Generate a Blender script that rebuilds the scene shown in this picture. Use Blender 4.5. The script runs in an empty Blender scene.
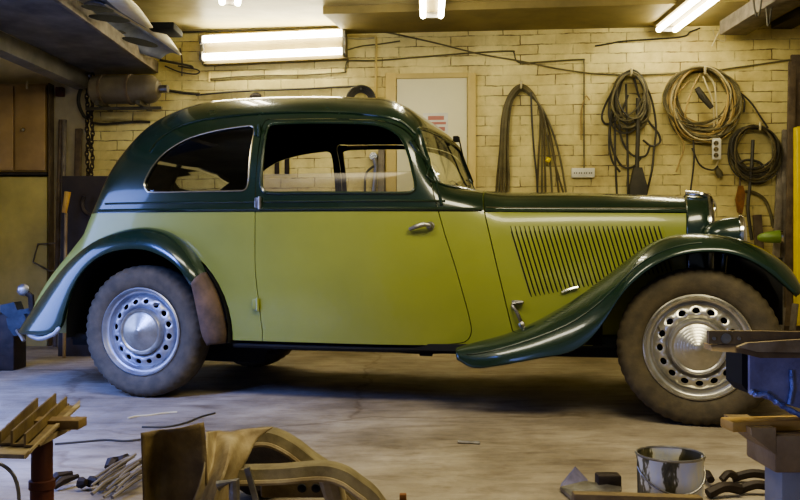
import bpy, bmesh, math, random
import numpy as np
from mathutils import Vector, Matrix
random.seed(7)
SC = bpy.context.scene
COL = SC.collection
F = 850.0; CX = 400.0; HY = 254.0; CH = 0.716

# ------------------------------------------------------------------ frames
def W(px, py, Y):                       # point at depth Y that the photo shows at (px, py)
    return Vector(((px-CX)/F*Y, Y, CH+(HY-py)/F*Y))
def WZ(px, py, z):                      # point at height z
    Y = (z-CH)*F/(HY-py)
    return Vector(((px-CX)/F*Y, Y, z))
WD, WT = 6.49, 0.085                    # back wall plane: Y = WD - WT*X
def WP(px, py, off=0.0):
    a = (px-CX)/F
    Y = (WD-off)/(1+WT*a)
    return Vector((a*Y, Y, CH+(HY-py)/F*Y))
WANG = -math.atan(WT)
# car frame
CO = Vector((-1.266, 4.218, 0.0))
TH = math.atan2(0.706, 2.506)
CU = Vector((math.cos(TH), -math.sin(TH), 0)); CV = Vector((math.sin(TH), math.cos(TH), 0))
WB = 2.603; VC = 0.66; TR = 0.33
_c = Vector((0, 0, CH))-CO
CL = (_c.dot(CU), _c.dot(CV), CH)
def CP(px, py, v):                      # (u, z) on the car's plane at v
    d = Vector(((px-CX)/F, 1, (HY-py)/F))
    du, dv = d.dot(CU), d.dot(CV)
    t = (v-CL[1])/dv
    return (CL[0]+t*du, CL[2]+t*d.z)

# ------------------------------------------------------------------ materials
def nodes(name):
    m = bpy.data.materials.new(name); m.use_nodes = True
    nt = m.node_tree; nt.nodes.clear()
    o = nt.nodes.new('ShaderNodeOutputMaterial'); b = nt.nodes.new('ShaderNodeBsdfPrincipled')
    nt.links.new(b.outputs[0], o.inputs[0])
    return m, nt, b
def ramp(nt, fac, cols, pos):
    r = nt.nodes.new('ShaderNodeValToRGB'); e = r.color_ramp.elements
    while len(e) < len(cols): e.new(0.5)
    for i, (c, p) in enumerate(zip(cols, pos)):
        e[i].position = p; e[i].color = (*c, 1)
    nt.links.new(fac, r.inputs[0]); return r.outputs[0]
def noise(nt, scale, detail=6, rough=.6, vec=None, dist=0.0):
    n = nt.nodes.new('ShaderNodeTexNoise'); n.inputs['Scale'].default_value = scale
    n.inputs['Detail'].default_value = detail; n.inputs['Roughness'].default_value = rough
    n.inputs['Distortion'].default_value = dist
    if vec is None:
        tc = nt.nodes.new('ShaderNodeTexCoord'); vec = tc.outputs['Object']
    nt.links.new(vec, n.inputs['Vector']); return n.outputs[0]
def bump(nt, b, h, s, d=0.01):
    n = nt.nodes.new('ShaderNodeBump'); n.inputs['Strength'].default_value = s; n.inputs['Distance'].default_value = d
    nt.links.new(h, n.inputs['Height']); nt.links.new(n.outputs[0], b.inputs['Normal'])
def mat(name, c, rough=.6, metal=0., c2=None, scale=8., bmp=0., coat=0., detail=6, r2=None, lo=.35, hi=.65):
    m, nt, b = nodes(name)
    b.inputs['Roughness'].default_value = rough; b.inputs['Metallic'].default_value = metal
    b.inputs['Coat Weight'].default_value = coat; b.inputs['Coat Roughness'].default_value = .06
    if c2 is None: c2 = tuple(x*.8 for x in c)
    n = noise(nt, scale, detail)
    nt.links.new(ramp(nt, n, [c, c2], [lo, hi]), b.inputs['Base Color'])
    if r2 is not None:
        mr = nt.nodes.new('ShaderNodeMapRange'); mr.inputs[3].default_value = rough; mr.inputs[4].default_value = r2
        nt.links.new(noise(nt, scale*2.3, 4), mr.inputs[0]); nt.links.new(mr.outputs[0], b.inputs['Roughness'])
    if bmp: bump(nt, b, noise(nt, scale*4, 5), bmp)
    return m
M = {}
M['dark'] = mat('dark_green_paint', (.011, .031, .016), .22, 0, (.008, .023, .012), 3, coat=.8, r2=.30)
M['lime'] = mat('lime_green_paint', (.265, .29, .055), .33, 0, (.22, .245, .048), 1.6, coat=.35, r2=.42)
M['inner'] = mat('dark_interior_lining', (.010, .011, .016), .9)
M['black'] = mat('black_underside', (.008, .008, .008), .85)
M['rubber'] = mat('tyre_rubber', (.105, .082, .042), .8, 0, (.060, .048, .026), 14, .25)
M['rimdull'] = mat('dull_silver_paint', (.46, .46, .45), .34, .75, (.30, .30, .32), 9, r2=.45)
M['rimsilver'] = mat('bright_silver_paint', (.62, .60, .52), .26, .85, (.45, .43, .36), 9, r2=.36)
M['cap'] = mat('worn_hub_cap_metal', (.50, .48, .40), .30, .9, (.33, .31, .24), 10, r2=.4)
M['chrome'] = mat('chrome', (.80, .80, .78), .12, 1)
M['steel'] = mat('worn_steel', (.36, .35, .33), .38, .9, (.20, .18, .15), 14, .2)
M['primer'] = mat('rusty_primer', (.16, .10, .055), .75, 0, (.035, .025, .018), 9, .2, lo=.3, hi=.7)
M['rust'] = mat('rusty_sheet_metal', (.23, .165, .065), .62, .1, (.12, .08, .032), 12, .3)
M['rustlight'] = mat('light_rusty_steel', (.42, .34, .19), .6, .1, (.20, .14, .06), 10, .25)
M['rustdark'] = mat('dark_scrap_metal', (.045, .03, .02), .6, .3, (.02, .014, .01), 12, .25)
M['redpost'] = mat('red_brown_post_paint', (.13, .035, .018), .6, .1, (.07, .024, .014), 8, .2)
M['bluemetal'] = mat('scratched_blue_grey_steel', (.27, .26, .40), .42, .2, (.11, .10, .17), 10, .35, r2=.6)
M['wood'] = mat('old_wood', (.34, .24, .10), .7, 0, (.18, .115, .045), 7, .3)
M['woodgrey'] = mat('grey_weathered_wood', (.27, .235, .18), .8, 0, (.13, .105, .075), 9, .3)
M['woodyellow'] = mat('yellow_sawn_wood', (.52, .32, .06), .6, 0, (.36, .2, .04), 9, .2)
M['darkwood'] = mat('dark_brown_board', (.040, .028, .020), .7, 0, (.022, .015, .011), 5, .2)
M['plankbrown'] = mat('brown_plank', (.17, .125, .075), .8, 0, (.085, .06, .038), 10, .3)
M['cabinet'] = mat('brown_cabinet_paint', (.42, .28, .11), .5, 0, (.29, .19, .075), 4, .1)
M['olive'] = mat('olive_panel_paint', (.54, .46, .16), .55, 0, (.36, .31, .11), 3, .1)
M['yellow'] = mat('bright_yellow_paint', (.85, .66, .01), .4)
M['cream'] = mat('cream_board', (.82, .77, .50), .55, 0, (.76, .71, .47), 2)
M['creamtrim'] = mat('yellow_cream_trim', (.66, .52, .19), .55, 0, (.58, .45, .16), 4)
M['lamplitcream'] = mat('lamplit_cream_paint', (.88, .82, .62), .5, 0, (.75, .68, .5), 8)  # cream of the bonnet flanges, brightened in place of the wall lamp's light
M['white'] = mat('white_plastic', (.78, .76, .64), .45)
M['fixture'] = mat('fixture_enamel', (.20, .155, .06), .6, 0, (.15, .115, .045), 5)
M['rope'] = mat('olive_hose_rubber', (.16, .125, .05), .65, 0, (.09, .07, .03), 10)
M['cabledark'] = mat('dark_cable_sheath', (.075, .065, .04), .55, 0, (.04, .036, .025), 8)
M['cableolive'] = mat('olive_cable_sheath', (.20, .17, .08), .6, 0, (.10, .085, .04), 8)
M['cabletan'] = mat('tan_cable_sheath', (.50, .36, .13), .6, 0, (.34, .24, .09), 8)
M['cablecream'] = mat('cream_cable_sheath', (.66, .57, .32), .6)
M['tank'] = mat('brown_grey_tank_paint', (.17, .14, .085), .55, 0, (.10, .08, .05), 6, .1)
M['bonnet'] = mat('blue_grey_primer', (.26, .29, .42), .5, .1, (.12, .14, .21), 5, .1)
M['shelfunder'] = mat('grey_shelf_board', (.21, .20, .19), .8, 0, (.085, .08, .085), 3, .1)
M['beam'] = mat('painted_grey_beam', (.26, .245, .22), .7, 0, (.17, .16, .145), 5, .1)
M['upholstery'] = mat('brown_upholstery', (.045, .035, .025), .85)
M['redlens'] = mat('faded_red_print', (.55, .22, .16), .6)
M['greenlamp'] = mat('pale_green_enamel', (.22, .34, .06), .35, 0, coat=.4)

def glass(name, tint, alpha_rough=.02, mixr=.12, ref=(.9, .95, 1)):
    m = bpy.data.materials.new(name); m.use_nodes = True; nt = m.node_tree; nt.nodes.clear()
    o = nt.nodes.new('ShaderNodeOutputMaterial'); t = nt.nodes.new('ShaderNodeBsdfTransparent')
    g = nt.nodes.new('ShaderNodeBsdfGlossy'); x = nt.nodes.new('ShaderNodeMixShader')
    fr = nt.nodes.new('ShaderNodeFresnel'); fr.inputs[0].default_value = 1.45
    ad = nt.nodes.new('ShaderNodeMath'); ad.operation = 'ADD'; ad.inputs[1].default_value = mixr
    nt.links.new(fr.outputs[0], ad.inputs[0])
    t.inputs[0].default_value = (*tint, 1); g.inputs['Roughness'].default_value = alpha_rough
    g.inputs[0].default_value = (*ref, 1)
    nt.links.new(ad.outputs[0], x.inputs[0]); nt.links.new(t.outputs[0], x.inputs[1]); nt.links.new(g.outputs[0], x.inputs[2])
    nt.links.new(x.outputs[0], o.inputs[0]); return m
M['glass'] = glass('window_glass', (.90, .92, .88), .02, .02)
M['glassquarter'] = glass('quarter_window_glass', (.62, .66, .68), .03, .06)
M['glassscreen'] = glass('windscreen_glass', (.80, .78, .60), .05, .03)

def emit(name, c, s):
    m, nt, b = nodes(name)
    b.inputs['Base Color'].default_value = (1, 1, 1, 1)
    b.inputs['Emission Color'].default_value = (*c, 1); b.inputs['Emission Strength'].default_value = s
    return m
M['tube'] = emit('lit_fluorescent_tube', (1, .93, .68), 26)
M['farglass'] = glass('far_window_glass', (.9, .9, .86), .02, .0, (.12, .12, .12))

def brick_mat():
    m, nt, b = nodes('painted_cream_brick')
    tc = nt.nodes.new('ShaderNodeTexCoord'); sp = nt.nodes.new('ShaderNodeSeparateXYZ'); cb = nt.nodes.new('ShaderNodeCombineXYZ')
    nt.links.new(tc.outputs['Object'], sp.inputs[0])
    n1 = noise(nt, 2.2, 4); n2 = noise(nt, 9, 3)
    def math_(op, a, bb):
        q = nt.nodes.new('ShaderNodeMath'); q.operation = op
        for i, v in enumerate((a, bb)):
            if isinstance(v, (int, float)): q.inputs[i].default_value = v
            else: nt.links.new(v, q.inputs[i])
        return q.outputs[0]
    wob = math_('MULTIPLY', math_('SUBTRACT', n1, .5), .035)
    wob2 = math_('MULTIPLY', math_('SUBTRACT', n2, .5), .012)
    z = math_('ADD', math_('ADD', sp.outputs[2], wob), wob2)
    x = math_('ADD', sp.outputs[0], math_('MULTIPLY', math_('SUBTRACT', n2, .5), .02))
    nt.links.new(x, cb.inputs[0]); nt.links.new(z, cb.inputs[1])
    br = nt.nodes.new('ShaderNodeTexBrick')
    br.inputs['Scale'].default_value = 1; br.inputs['Brick Width'].default_value = .262; br.inputs['Row Height'].default_value = .0765
    br.inputs['Mortar Size'].default_value = .0048; br.inputs['Mortar Smooth'].default_value = .35; br.inputs['Bias'].default_value = 0
    br.inputs['Color1'].default_value = (.82, .73, .34, 1); br.inputs['Color2'].default_value = (.66, .56, .24, 1)
    br.inputs['Mortar'].default_value = (.17, .125, .05, 1)
    nt.links.new(cb.outputs[0], br.inputs['Vector'])
    # patches where the paint hides the joints
    mx = nt.nodes.new('ShaderNodeMix'); mx.data_type = 'RGBA'
    fac = ramp(nt, noise(nt, 4.0, 9, .72), [(0, 0, 0), (1, 1, 1)], [.42, .56])
    ml = nt.nodes.new('ShaderNodeMath'); ml.operation = 'MULTIPLY'; ml.inputs[1].default_value = .88
    nt.links.new(fac, ml.inputs[0]); nt.links.new(ml.outputs[0], mx.inputs[0])
    nt.links.new(br.outputs[0], mx.inputs[6]); mx.inputs[7].default_value = (.78, .69, .32, 1)
    m2 = nt.nodes.new('ShaderNodeMix'); m2.data_type = 'RGBA'; m2.blend_type = 'MULTIPLY'; m2.inputs[0].default_value = 1
    nt.links.new(mx.outputs[2], m2.inputs[6])
    nt.links.new(ramp(nt, noise(nt, 1.6, 8, .7), [(.58, .52, .42), (1.10, 1.08, 1.02)], [.3, .62]), m2.inputs[7])
    nt.links.new(m2.outputs[2], b.inputs['Base Color'])
    b.inputs['Roughness'].default_value = .55
    inv = math_('ADD', math_('MULTIPLY', br.outputs['Fac'], -1), math_('MULTIPLY', noise(nt, 40, 4), .35))
    bump(nt, b, inv, .5, .006)
    return m
M['brick'] = brick_mat()

def floor_mat():
    m, nt, b = nodes('worn_concrete')
    a = ramp(nt, noise(nt, 1.3, 9, .65), [(.15, .12, .078), (.30, .25, .175), (.47, .405, .30)], [.32, .5, .68])
    mp = nt.nodes.new('ShaderNodeMapping'); tc = nt.nodes.new('ShaderNodeTexCoord')
    nt.links.new(tc.outputs['Object'], mp.inputs[0]); mp.inputs['Scale'].default_value = (1, 3.2, 1)
    s = ramp(nt, noise(nt, 3.5, 10, .75, mp.outputs[0], .6), [(.55, .50, .42), (1.0, 1, 1), (1.25, 1.25, 1.2)], [.3, .5, .72])
    mx = nt.nodes.new('ShaderNodeMix'); mx.data_type = 'RGBA'; mx.blend_type = 'MULTIPLY'; mx.inputs[0].default_value = 1
    nt.links.new(a, mx.inputs[6]); nt.links.new(s, mx.inputs[7])
    # hairline cracks
    vo = nt.nodes.new('ShaderNodeTexVoronoi'); vo.feature = 'DISTANCE_TO_EDGE'; vo.inputs['Scale'].default_value = .45
    wv = nt.nodes.new('ShaderNodeVectorMath'); wv.operation = 'ADD'
    nz = nt.nodes.new('ShaderNodeTexNoise'); nz.inputs['Scale'].default_value = 3; nz.inputs['Detail'].default_value = 5
    nt.links.new(tc.outputs['Object'], nz.inputs[0]); nt.links.new(tc.outputs['Object'], wv.inputs[0])
    sc = nt.nodes.new('ShaderNodeVectorMath'); sc.operation = 'SCALE'; sc.inputs['Scale'].default_value = .35
    nt.links.new(nz.outputs['Color'], sc.inputs[0]); nt.links.new(sc.outputs[0], wv.inputs[1]); nt.links.new(wv.outputs[0], vo.inputs['Vector'])
    ck = ramp(nt, vo.outputs['Distance'], [(.6, .54, .45), (1, 1, 1)], [.0, .008])
    m2 = nt.nodes.new('ShaderNodeMix'); m2.data_type = 'RGBA'; m2.blend_type = 'MULTIPLY'; m2.inputs[0].default_value = .8
    nt.links.new(mx.outputs[2], m2.inputs[6]); nt.links.new(ck, m2.inputs[7])
    nt.links.new(m2.outputs[2], b.inputs['Base Color'])
    mr = nt.nodes.new('ShaderNodeMapRange'); mr.inputs[3].default_value = .38; mr.inputs[4].default_value = .75
    nt.links.new(noise(nt, 4, 6), mr.inputs[0]); nt.links.new(mr.outputs[0], b.inputs['Roughness'])
    bump(nt, b, noise(nt, 16, 10, .75), .45, .012)
    return m
M['floor'] = floor_mat()
def ceil_mat():
    m, nt, b = nodes('yellowed_ceiling_paint')
    mp = nt.nodes.new('ShaderNodeMapping'); tc = nt.nodes.new('ShaderNodeTexCoord')
    nt.links.new(tc.outputs['Object'], mp.inputs[0]); mp.inputs['Scale'].default_value = (1, 1.5, 1)
    nt.links.new(ramp(nt, noise(nt, 1.2, 6, .6, mp.outputs[0]), [(.34, .28, .12), (.62, .54, .29)], [.35, .62]), b.inputs['Base Color'])
    b.inputs['Roughness'].default_value = .45
    bump(nt, b, noise(nt, 5, 3), .15, .02)
    return m
M['ceiling'] = ceil_mat()
M['bulk'] = mat('ochre_bulkhead_paint', (.30, .235, .085), .6, 0, (.20, .155, .055), 3, .1)

# ------------------------------------------------------------------ mesh helpers
def cr(pts, n=8, closed=False):                       # Catmull-Rom through points of any dimension
    P = [np.array(p, float) for p in pts]; N = len(P); out = []
    rng = range(N) if closed else range(N-1)
    for i in rng:
        p0 = P[(i-1) % N] if (closed or i > 0) else 2*P[0]-P[1]
        p1 = P[i]; p2 = P[(i+1) % N]
        p3 = P[(i+2) % N] if (closed or i+2 < N) else 2*P[-1]-P[-2]
        for k in range(n):
            t = k/n
            out.append(.5*((2*p1)+(-p0+p2)*t+(2*p0-5*p1+4*p2-p3)*t*t+(-p0+3*p1-3*p2+p3)*t**3))
    if not closed: out.append(P[-1])
    return out
class MB:
    def __init__(s): s.v = []; s.f = []; s.mi = []
    def add(s, vs, fs, m=0):
        b = len(s.v); s.v += [tuple(p) for p in vs]; s.f += [tuple(i+b for i in f) for f in fs]; s.mi += [m]*len(fs)
        return s
    def grid(s, rows, closed=False, m=0):
        R = len(rows); C = len(rows[0]); fs = []
        for i in range(R-1):
            for j in range(C if closed else C-1):
                k = (j+1) % C
                fs.append((i*C+j, i*C+k, (i+1)*C+k, (i+1)*C+j))
        return s.add([p for r in rows for p in r], fs, m)
    def box(s, c, size, rot=None, m=0, bev=0.0):
        x, y, z = [q/2 for q in size]
        bm = bmesh.new(); bmesh.ops.create_cube(bm, size=1)
        for v in bm.verts: v.co = Vector((v.co.x*size[0], v.co.y*size[1], v.co.z*size[2]))
        if bev: bmesh.ops.bevel(bm, geom=list(bm.edges), offset=bev, segments=2, affect='EDGES', profile=.5)
        R = rot if rot is not None else Matrix.Identity(3)
        bm.verts.index_update()
        vs = [R @ v.co + Vector(c) for v in bm.verts]; fs = [[v.index for v in f.verts] for f in bm.faces]
        bm.free(); return s.add(vs, fs, m)
    def beam(s, a, b, w, h, up=(0, 0, 1), m=0, bev=.0):
        a = Vector(a); b = Vector(b); d = b-a; L = d.length; d.normalize()
        x = d.cross(Vector(up)).normalized(); z = x.cross(d)
        R = Matrix((x, d, z)).transposed()
        return s.box((a+b)/2, (w, L, h), R, m, bev)
    def tube(s, pts, r, seg=8, closed=False, m=0, cap=True):
        P = [Vector(p) for p in pts]; N = len(P); rows = []; prev = None
        for i in range(N):
            if closed: t = P[(i+1) % N]-P[i-1]
            else: t = P[min(i+1, N-1)]-P[max(i-1, 0)]
            if t.length < 1e-9: t = Vector((0, 0, 1))
            t.normalize()
            if prev is None:
                a = Vector((0, 0, 1)) if abs(t.z) < .9 else Vector((1, 0, 0))
                n = a.cross(t).normalized()
            else:
                n = prev-t*prev.dot(t)
                n = n.normalized() if n.length > 1e-6 else t.orthogonal().normalized()
            prev = n; bb = t.cross(n)
            rr = r[i] if isinstance(r, (list, tuple)) else r
            rows.append([P[i]+(n*math.cos(q)+bb*math.sin(q))*rr for q in [2*math.pi*k/seg for k in range(seg)]])
        if closed: rows.append(rows[0])
        b0 = len(s.v); s.grid(rows, True, m)
        if cap and not closed:
            s.f.append(tuple(b0+k for k in range(seg))); s.mi.append(m)
            e = b0+(N-1)*seg; s.f.append(tuple(e+k for k in reversed(range(seg)))); s.mi.append(m)
        return s
    def lathe(s, prof, c, axis, seg=32, m=0):             # prof: (radius, height along axis)
        ax = Vector(axis).normalized(); a = ax.orthogonal().normalized(); b = ax.cross(a); c = Vector(c)
        rows = [[c+ax*h+(a*math.cos(q)+b*math.sin(q))*max(r, 1e-4) for q in [2*math.pi*k/seg for k in range(seg)]] for r, h in prof]
        return s.grid(rows, True, m)
    def prism(s, poly, d, m=0):                            # polygon of 3D points extruded by vector d
        n = len(poly); d = Vector(d)
        vs = [Vector(p) for p in poly]+[Vector(p)+d for p in poly]
        fs = [tuple(range(n)), tuple(reversed(range(n, 2*n)))]+[(i, (i+1) % n, n+(i+1) % n, n+i) for i in range(n)]
        return s.add(vs, fs, m)
    def build(s, name, mats, parent=None, local=False, smooth=True, ang=35, loc=None, solid=0.0):
        if not isinstance(mats, (list, tuple)): mats = [mats]
        off = Vector((0, 0, 0))
        if parent is not None and not local: off = parent['_w'] if '_w' in parent else parent.location
        if loc is not None: off = Vector(loc)
        off = Vector(off)
        me = bpy.data.meshes.new(name)
        me.from_pydata([tuple(Vector(p)-off) for p in s.v], [], s.f)
        for m in mats: me.materials.append(m)
        me.polygons.foreach_set('material_index', s.mi)
        bm = bmesh.new(); bm.from_mesh(me)
        bmesh.ops.remove_doubles(bm, verts=bm.verts, dist=1e-5)
        bmesh.ops.recalc_face_normals(bm, faces=bm.faces)
        bm.to_mesh(me); bm.free()
        if smooth:
            me.polygons.foreach_set('use_smooth', [True]*len(me.polygons))
            me.set_sharp_from_angle(angle=math.radians(ang))
        o = bpy.data.objects.new(name, me); COL.objects.link(o)
        if parent is not None: o.parent = parent
        if loc is not None: o.location = off
        if solid:
            q = o.modifiers.new('Solidify', 'SOLIDIFY'); q.thickness = solid; q.offset = 0
        return o
def thing(name, label, cat, loc, group=None, rotz=0.0):
    o = bpy.data.objects.new(name, None); COL.objects.link(o)
    o.location = loc; o.rotation_euler = (0, 0, rotz); o['label'] = label; o['category'] = cat
    o.empty_display_size = .1
    if group: o['group'] = group
    return o
def tag(o, label, cat, group=None, kind=None):
    o['label'] = label; o['category'] = cat
    if group: o['group'] = group
    if kind: o['kind'] = kind
    return o
def struct(o): o['kind'] = 'structure'; return o

# ------------------------------------------------------------------ the room
ZC = 2.46
def wallpt(x, off=0.0): return Vector((x, WD-off-WT*x, 0))
XL, XR = -3.4, 3.3
RZ = WANG
# back wall: local x along the wall so that the brick courses lie level
L_ = (wallpt(XR)-wallpt(XL)).length
bw = MB().box((L_/2, .06, ZC/2+.02), (L_, .12, ZC+.04)).build('wall_back', M['brick'], smooth=False)
bw.location = wallpt(XL); bw.rotation_euler = (0, 0, RZ); struct(bw)
nrm = Vector((-WT, -1, 0)).normalized(); alo = Vector((1, -WT, 0)).normalized()
def roomside(x, name, width, yfar=8.6):
    a = wallpt(x); b = a+nrm*yfar
    mb = MB(); mb.prism([a, b, b+alo*width, a+alo*width], (0, 0, ZC))
    return mb
M['plaster'] = mat('dirty_plaster', (.52, .44, .25), .7, 0, (.33, .28, .16), 3, .15)
struct(roomside(XL, 'l', -.1).build('wall_left', M['plaster'], smooth=False))
struct(roomside(XR, 'r', .1, 5.4).build('wall_right', M['plaster'], smooth=False))
fl = MB(); a, b = wallpt(XL-.1), wallpt(XR+.1)
fl.prism([a, b, b+nrm*9, a+nrm*9], (0, 0, -.08)); struct(fl.build('floor', M['floor'], smooth=False))
ce = MB(); a2, b2 = a+nrm*-.0+Vector((0, 0, ZC)), b+Vector((0, 0, ZC))
ce.prism([a2, b2, b2+nrm*6.6, a2+nrm*6.6], (0, 0, .08)); struct(ce.build('ceiling', M['ceiling'], smooth=False))
# dropped bulkhead along the wall, right part
q0 = WP(347, 28); q1 = wallpt(XR)
p0 = Vector((q0.x, q0.y, 2.405)); p1 = Vector((q1.x, q1.y, 2.405))
bk = MB().prism([p0, p1, p1+nrm*.62, p0+nrm*.55+alo*-.09], (0, 0, ZC-2.405))
struct(bk.build('trim_1', M['bulk'], smooth=False))
pa_, pb_ = WP(-60, 200, 0), WP(87, 200, 0)
pm = MB().prism([Vector((pa_.x, pa_.y, 0)), Vector((pb_.x, pb_.y, 0)), Vector((pb_.x, pb_.y, 0))+nrm*.015, Vector((pa_.x, pa_.y, 0))+nrm*.015], (0, 0, ZC))
struct(pm.build('trim_2', M['plaster'], smooth=False))
# cable cornice line at left
tr = MB().tube([WP(150, 33, .02), WP(200, 31.5, .02), WP(262, 30, .03), WP(346, 28, .03)], .008)
tag(tr.build('ceiling_cable', M['cabledark']), 'thin dark cable running along the top of the wall above the wall lamp', 'cable')
# wooden joist at right
jo = MB()
a = Vector((2.42, 6.18, 2.37)); b = Vector((2.50, 4.2, 2.37))
jo.beam(a, b, .20, .13, bev=.008)
tag(jo.build('ceiling_joist', M['woodgrey']), 'rough brown wooden joist under the ceiling at the upper right', 'beam')
jo = MB().beam(Vector((2.78, 6.2, 2.40)), Vector((2.9, 4.4, 2.40)), .16, .09, bev=.008)
tag(jo.build('ceiling_joist', M['darkwood']), 'darker second joist at the far right edge of the ceiling', 'beam')

# ------------------------------------------------------------------ the car
car = bpy.data.objects.new('vintage_car', None); COL.objects.link(car)
car.location = CO; car.rotation_euler = (0, 0, -TH)
tag(car, 'two-tone vintage two-door saloon, dark green over lime green, parked side-on in the garage', 'car')

trace = [(29, 333, .30), (33, 318, .30), (45, 291, .28), (60, 264, .28), (80, 237, .28), (97, 216, .30),
         (106, 198, .32), (116, 176, .34), (127, 155, .36), (140, 138, .37), (157, 122, .38), (178, 110.5, .38), (207, 102, .38),
         (250, 98.5, .38), (300, 97, .38), (340, 97.5, .38), (355, 98.5, .38)]
ZB = .295
def zmid(zt, zb): return zb+.40*(zt-zb)
def kk(n): return (1-.46**n)**(1/n)
prof = []
for px, py, v in trace:
    u, z = CP(px, py, v)
    k = kk(3.0); zt = z
    for _ in range(6):
        zm = zmid(zt, ZB); zt = zm+(z-zm)/k
    prof.append((u, zt))
uh = CP(412, 130, .10)[0]; ub = CP(447, 190, .14)[0]
prof[0] = (prof[0][0], ZB+.004)
prof += [(1.09, 1.522), (1.18, 1.488), (1.255, 1.446), (1.32, 1.394), (1.360, 1.350), (1.398, 1.24), (1.445, 1.125), (1.492, 1.055), (1.56, 1.032)]
uc = CP(483, 200, .18)[0]; ur = CP(689, 200, .36)[0]
prof += [(uc+.02, 1.028), ((uc+ur)/2, 1.018), (ur, .992), (ur+.03, .990)]
PR = cr(prof, 14)
PR = sorted([(p[0], p[1]) for p in PR])
_u = np.array([p[0] for p in PR]); _z = np.array([p[1] for p in PR])
U0, U1 = _u[0], _u[-1]
_ud = np.linspace(.7, 1.75, 300); _zd = np.interp(_ud, _u, _z); _k = np.exp(-np.linspace(-2, 2, 15)**2); _k /= _k.sum()
_zs = np.convolve(np.pad(_zd, 7, mode='edge'), _k, 'valid')
_keep = (_u < .7); _keep2 = (_u > 1.75)
_z = np.concatenate([_z[_keep], _zs, _z[_keep2]]); _u = np.concatenate([_u[_keep], _ud, _u[_keep2]])
def ZT(u): return float(np.interp(u, _u, _z))
WK = [(U0, .30), (U0+.06, .42), (U0+.2, .51), (-.25, .575), (.1, .61), (.6, .635), (1.15, .632), (1.35, .605), (1.5, .568), (uc+.02, .51), (uc+.3, .45), (ur, .325), (ur+.1, .31)]
WKs = cr(WK, 10); _wu = np.array([p[0] for p in WKs]); _ww = np.array([p[1] for p in WKs])
_wd = np.linspace(_wu[0], _wu[-1], 700); _wv = np.interp(_wd, _wu, _ww); _k2 = np.exp(-np.linspace(-2, 2, 61)**2); _k2 /= _k2.sum()
_wv2 = np.convolve(np.pad(_wv, 30, mode='reflect', reflect_type='odd'), _k2, 'valid'); _b = np.clip((_wd-_wd[0])/.5, 0, 1)
_ww = _wv*(1-_b)+_wv2*_b; _wu = _wd
def HW(u): return float(np.interp(u, _wu, _ww))
def sm(a, b, x):
    t = min(max((x-a)/(b-a), 0), 1); return t*t*(3-2*t)
def NN(u): return 3.0+2.6*sm(uh-.30, uh+.02, u)-2.9*sm(ub+.02, ub+.25, u)
def ZM(u):
    zt = ZT(u); a = zmid(zt, ZB)
    h = .80
    return a+(h-a)*sm(uh+.0, ub+.02, u) if zt > .9 else a
def Wd(u, z):                                          # half width of the body surface at (u, z)
    w = HW(u); zm = ZM(u); zt = ZT(u)
    if z <= zm:
        t = (zm-z)/max(zm-ZB, 1e-4); return w*(1-.05*t*t)
    t = min((z-zm)/max(zt-zm, 1e-4), 1.0)
    n = NN(u); return w*(max(1-t**n, 0))**(1/n)
def SV(u, z, out=0.0): return VC-Wd(u, z)-out          # near side surface v
def section(u, grow=0.0):
    w = HW(u)+grow; zm = ZM(u); zt = ZT(u)+grow; n = NN(u); half = []
    for i in range(13):
        t = 1-i/12; z = zm-(zm-ZB)*t; half.append((w*(1-.05*t*t), z))
    for i in range(1, 31):
        a = math.pi/2*i/30
        half.append((w*max(math.cos(a), 0)**(2/n), zm+(zt-zm)*math.sin(a)**(2/n)))
    half[-1] = (0, zt)
    near = [(u, VC-h, z) for h, z in half]; far = [(u, VC+h, z) for h, z in reversed(half[:-1])]
    return near+far
# stations at even arc length along the centre profile
dd = np.concatenate([[0], np.cumsum(np.hypot(np.diff(_u), np.diff(_z)))])
NS = int(dd[-1]/.033)
us = [float(np.interp(q, dd, _u)) for q in np.linspace(0, dd[-1], NS)]
us = sorted(set([round(x, 5) for x in us]))
def beltz(u): return .925-.009*u
def mkobj(name, v, f):
    me = bpy.data.meshes.new(name); me.from_pydata(v, [], f); o = bpy.data.objects.new(name, me); COL.objects.link(o); return o
sh = MB().grid([section(u) for u in us])
shell = mkobj('tmp_shell', sh.v, sh.f)
bm = bmesh.new(); bm.from_mesh(shell.data)
bmesh.ops.remove_doubles(bm, verts=bm.verts, dist=2e-4)
nv = Vector((.009, 0, 1)).normalized()
bmesh.ops.bisect_plane(bm, geom=list(bm.verts)+list(bm.edges)+list(bm.faces), plane_co=(0, 0, .925), plane_no=nv)
bmesh.ops.dissolve_degenerate(bm, edges=bm.edges, dist=1e-4)
bmesh.ops.recalc_face_normals(bm, faces=bm.faces)
# make sure the normals point out
cnt = sum(1 if (f.normal.y*(f.calc_center_median().y-VC)) > 0 else -1 for f in bm.faces)
if cnt < 0: bmesh.ops.reverse_faces(bm, faces=bm.faces)
bm.to_mesh(shell.data); bm.free()
for m in ('dark', 'lime', 'inner'): shell.data.materials.append(M[m])
def bake(o):
    dg = bpy.context.evaluated_depsgraph_get(); dg.update()
    me = bpy.data.meshes.new_from_object(o.evaluated_get(dg)); o.modifiers.clear(); o.data = me
sd = shell.modifiers.new('s', 'SOLIDIFY'); sd.thickness = .014; sd.offset = -1; sd.material_offset = 2; sd.material_offset_rim = 2
bake(shell)
def prismv(poly, v0, v1):                              # polygon in (u, z) run across the car
    mb = MB().prism([(u, v0, z) for u, z in poly], (0, v1-v0, 0))
    o = mkobj('tmp_cut', mb.v, mb.f)
    bm = bmesh.new(); bm.from_mesh(o.data); bmesh.ops.recalc_face_normals(bm, faces=bm.faces); bm.to_mesh(o.data); bm.free()
    return o
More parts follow.
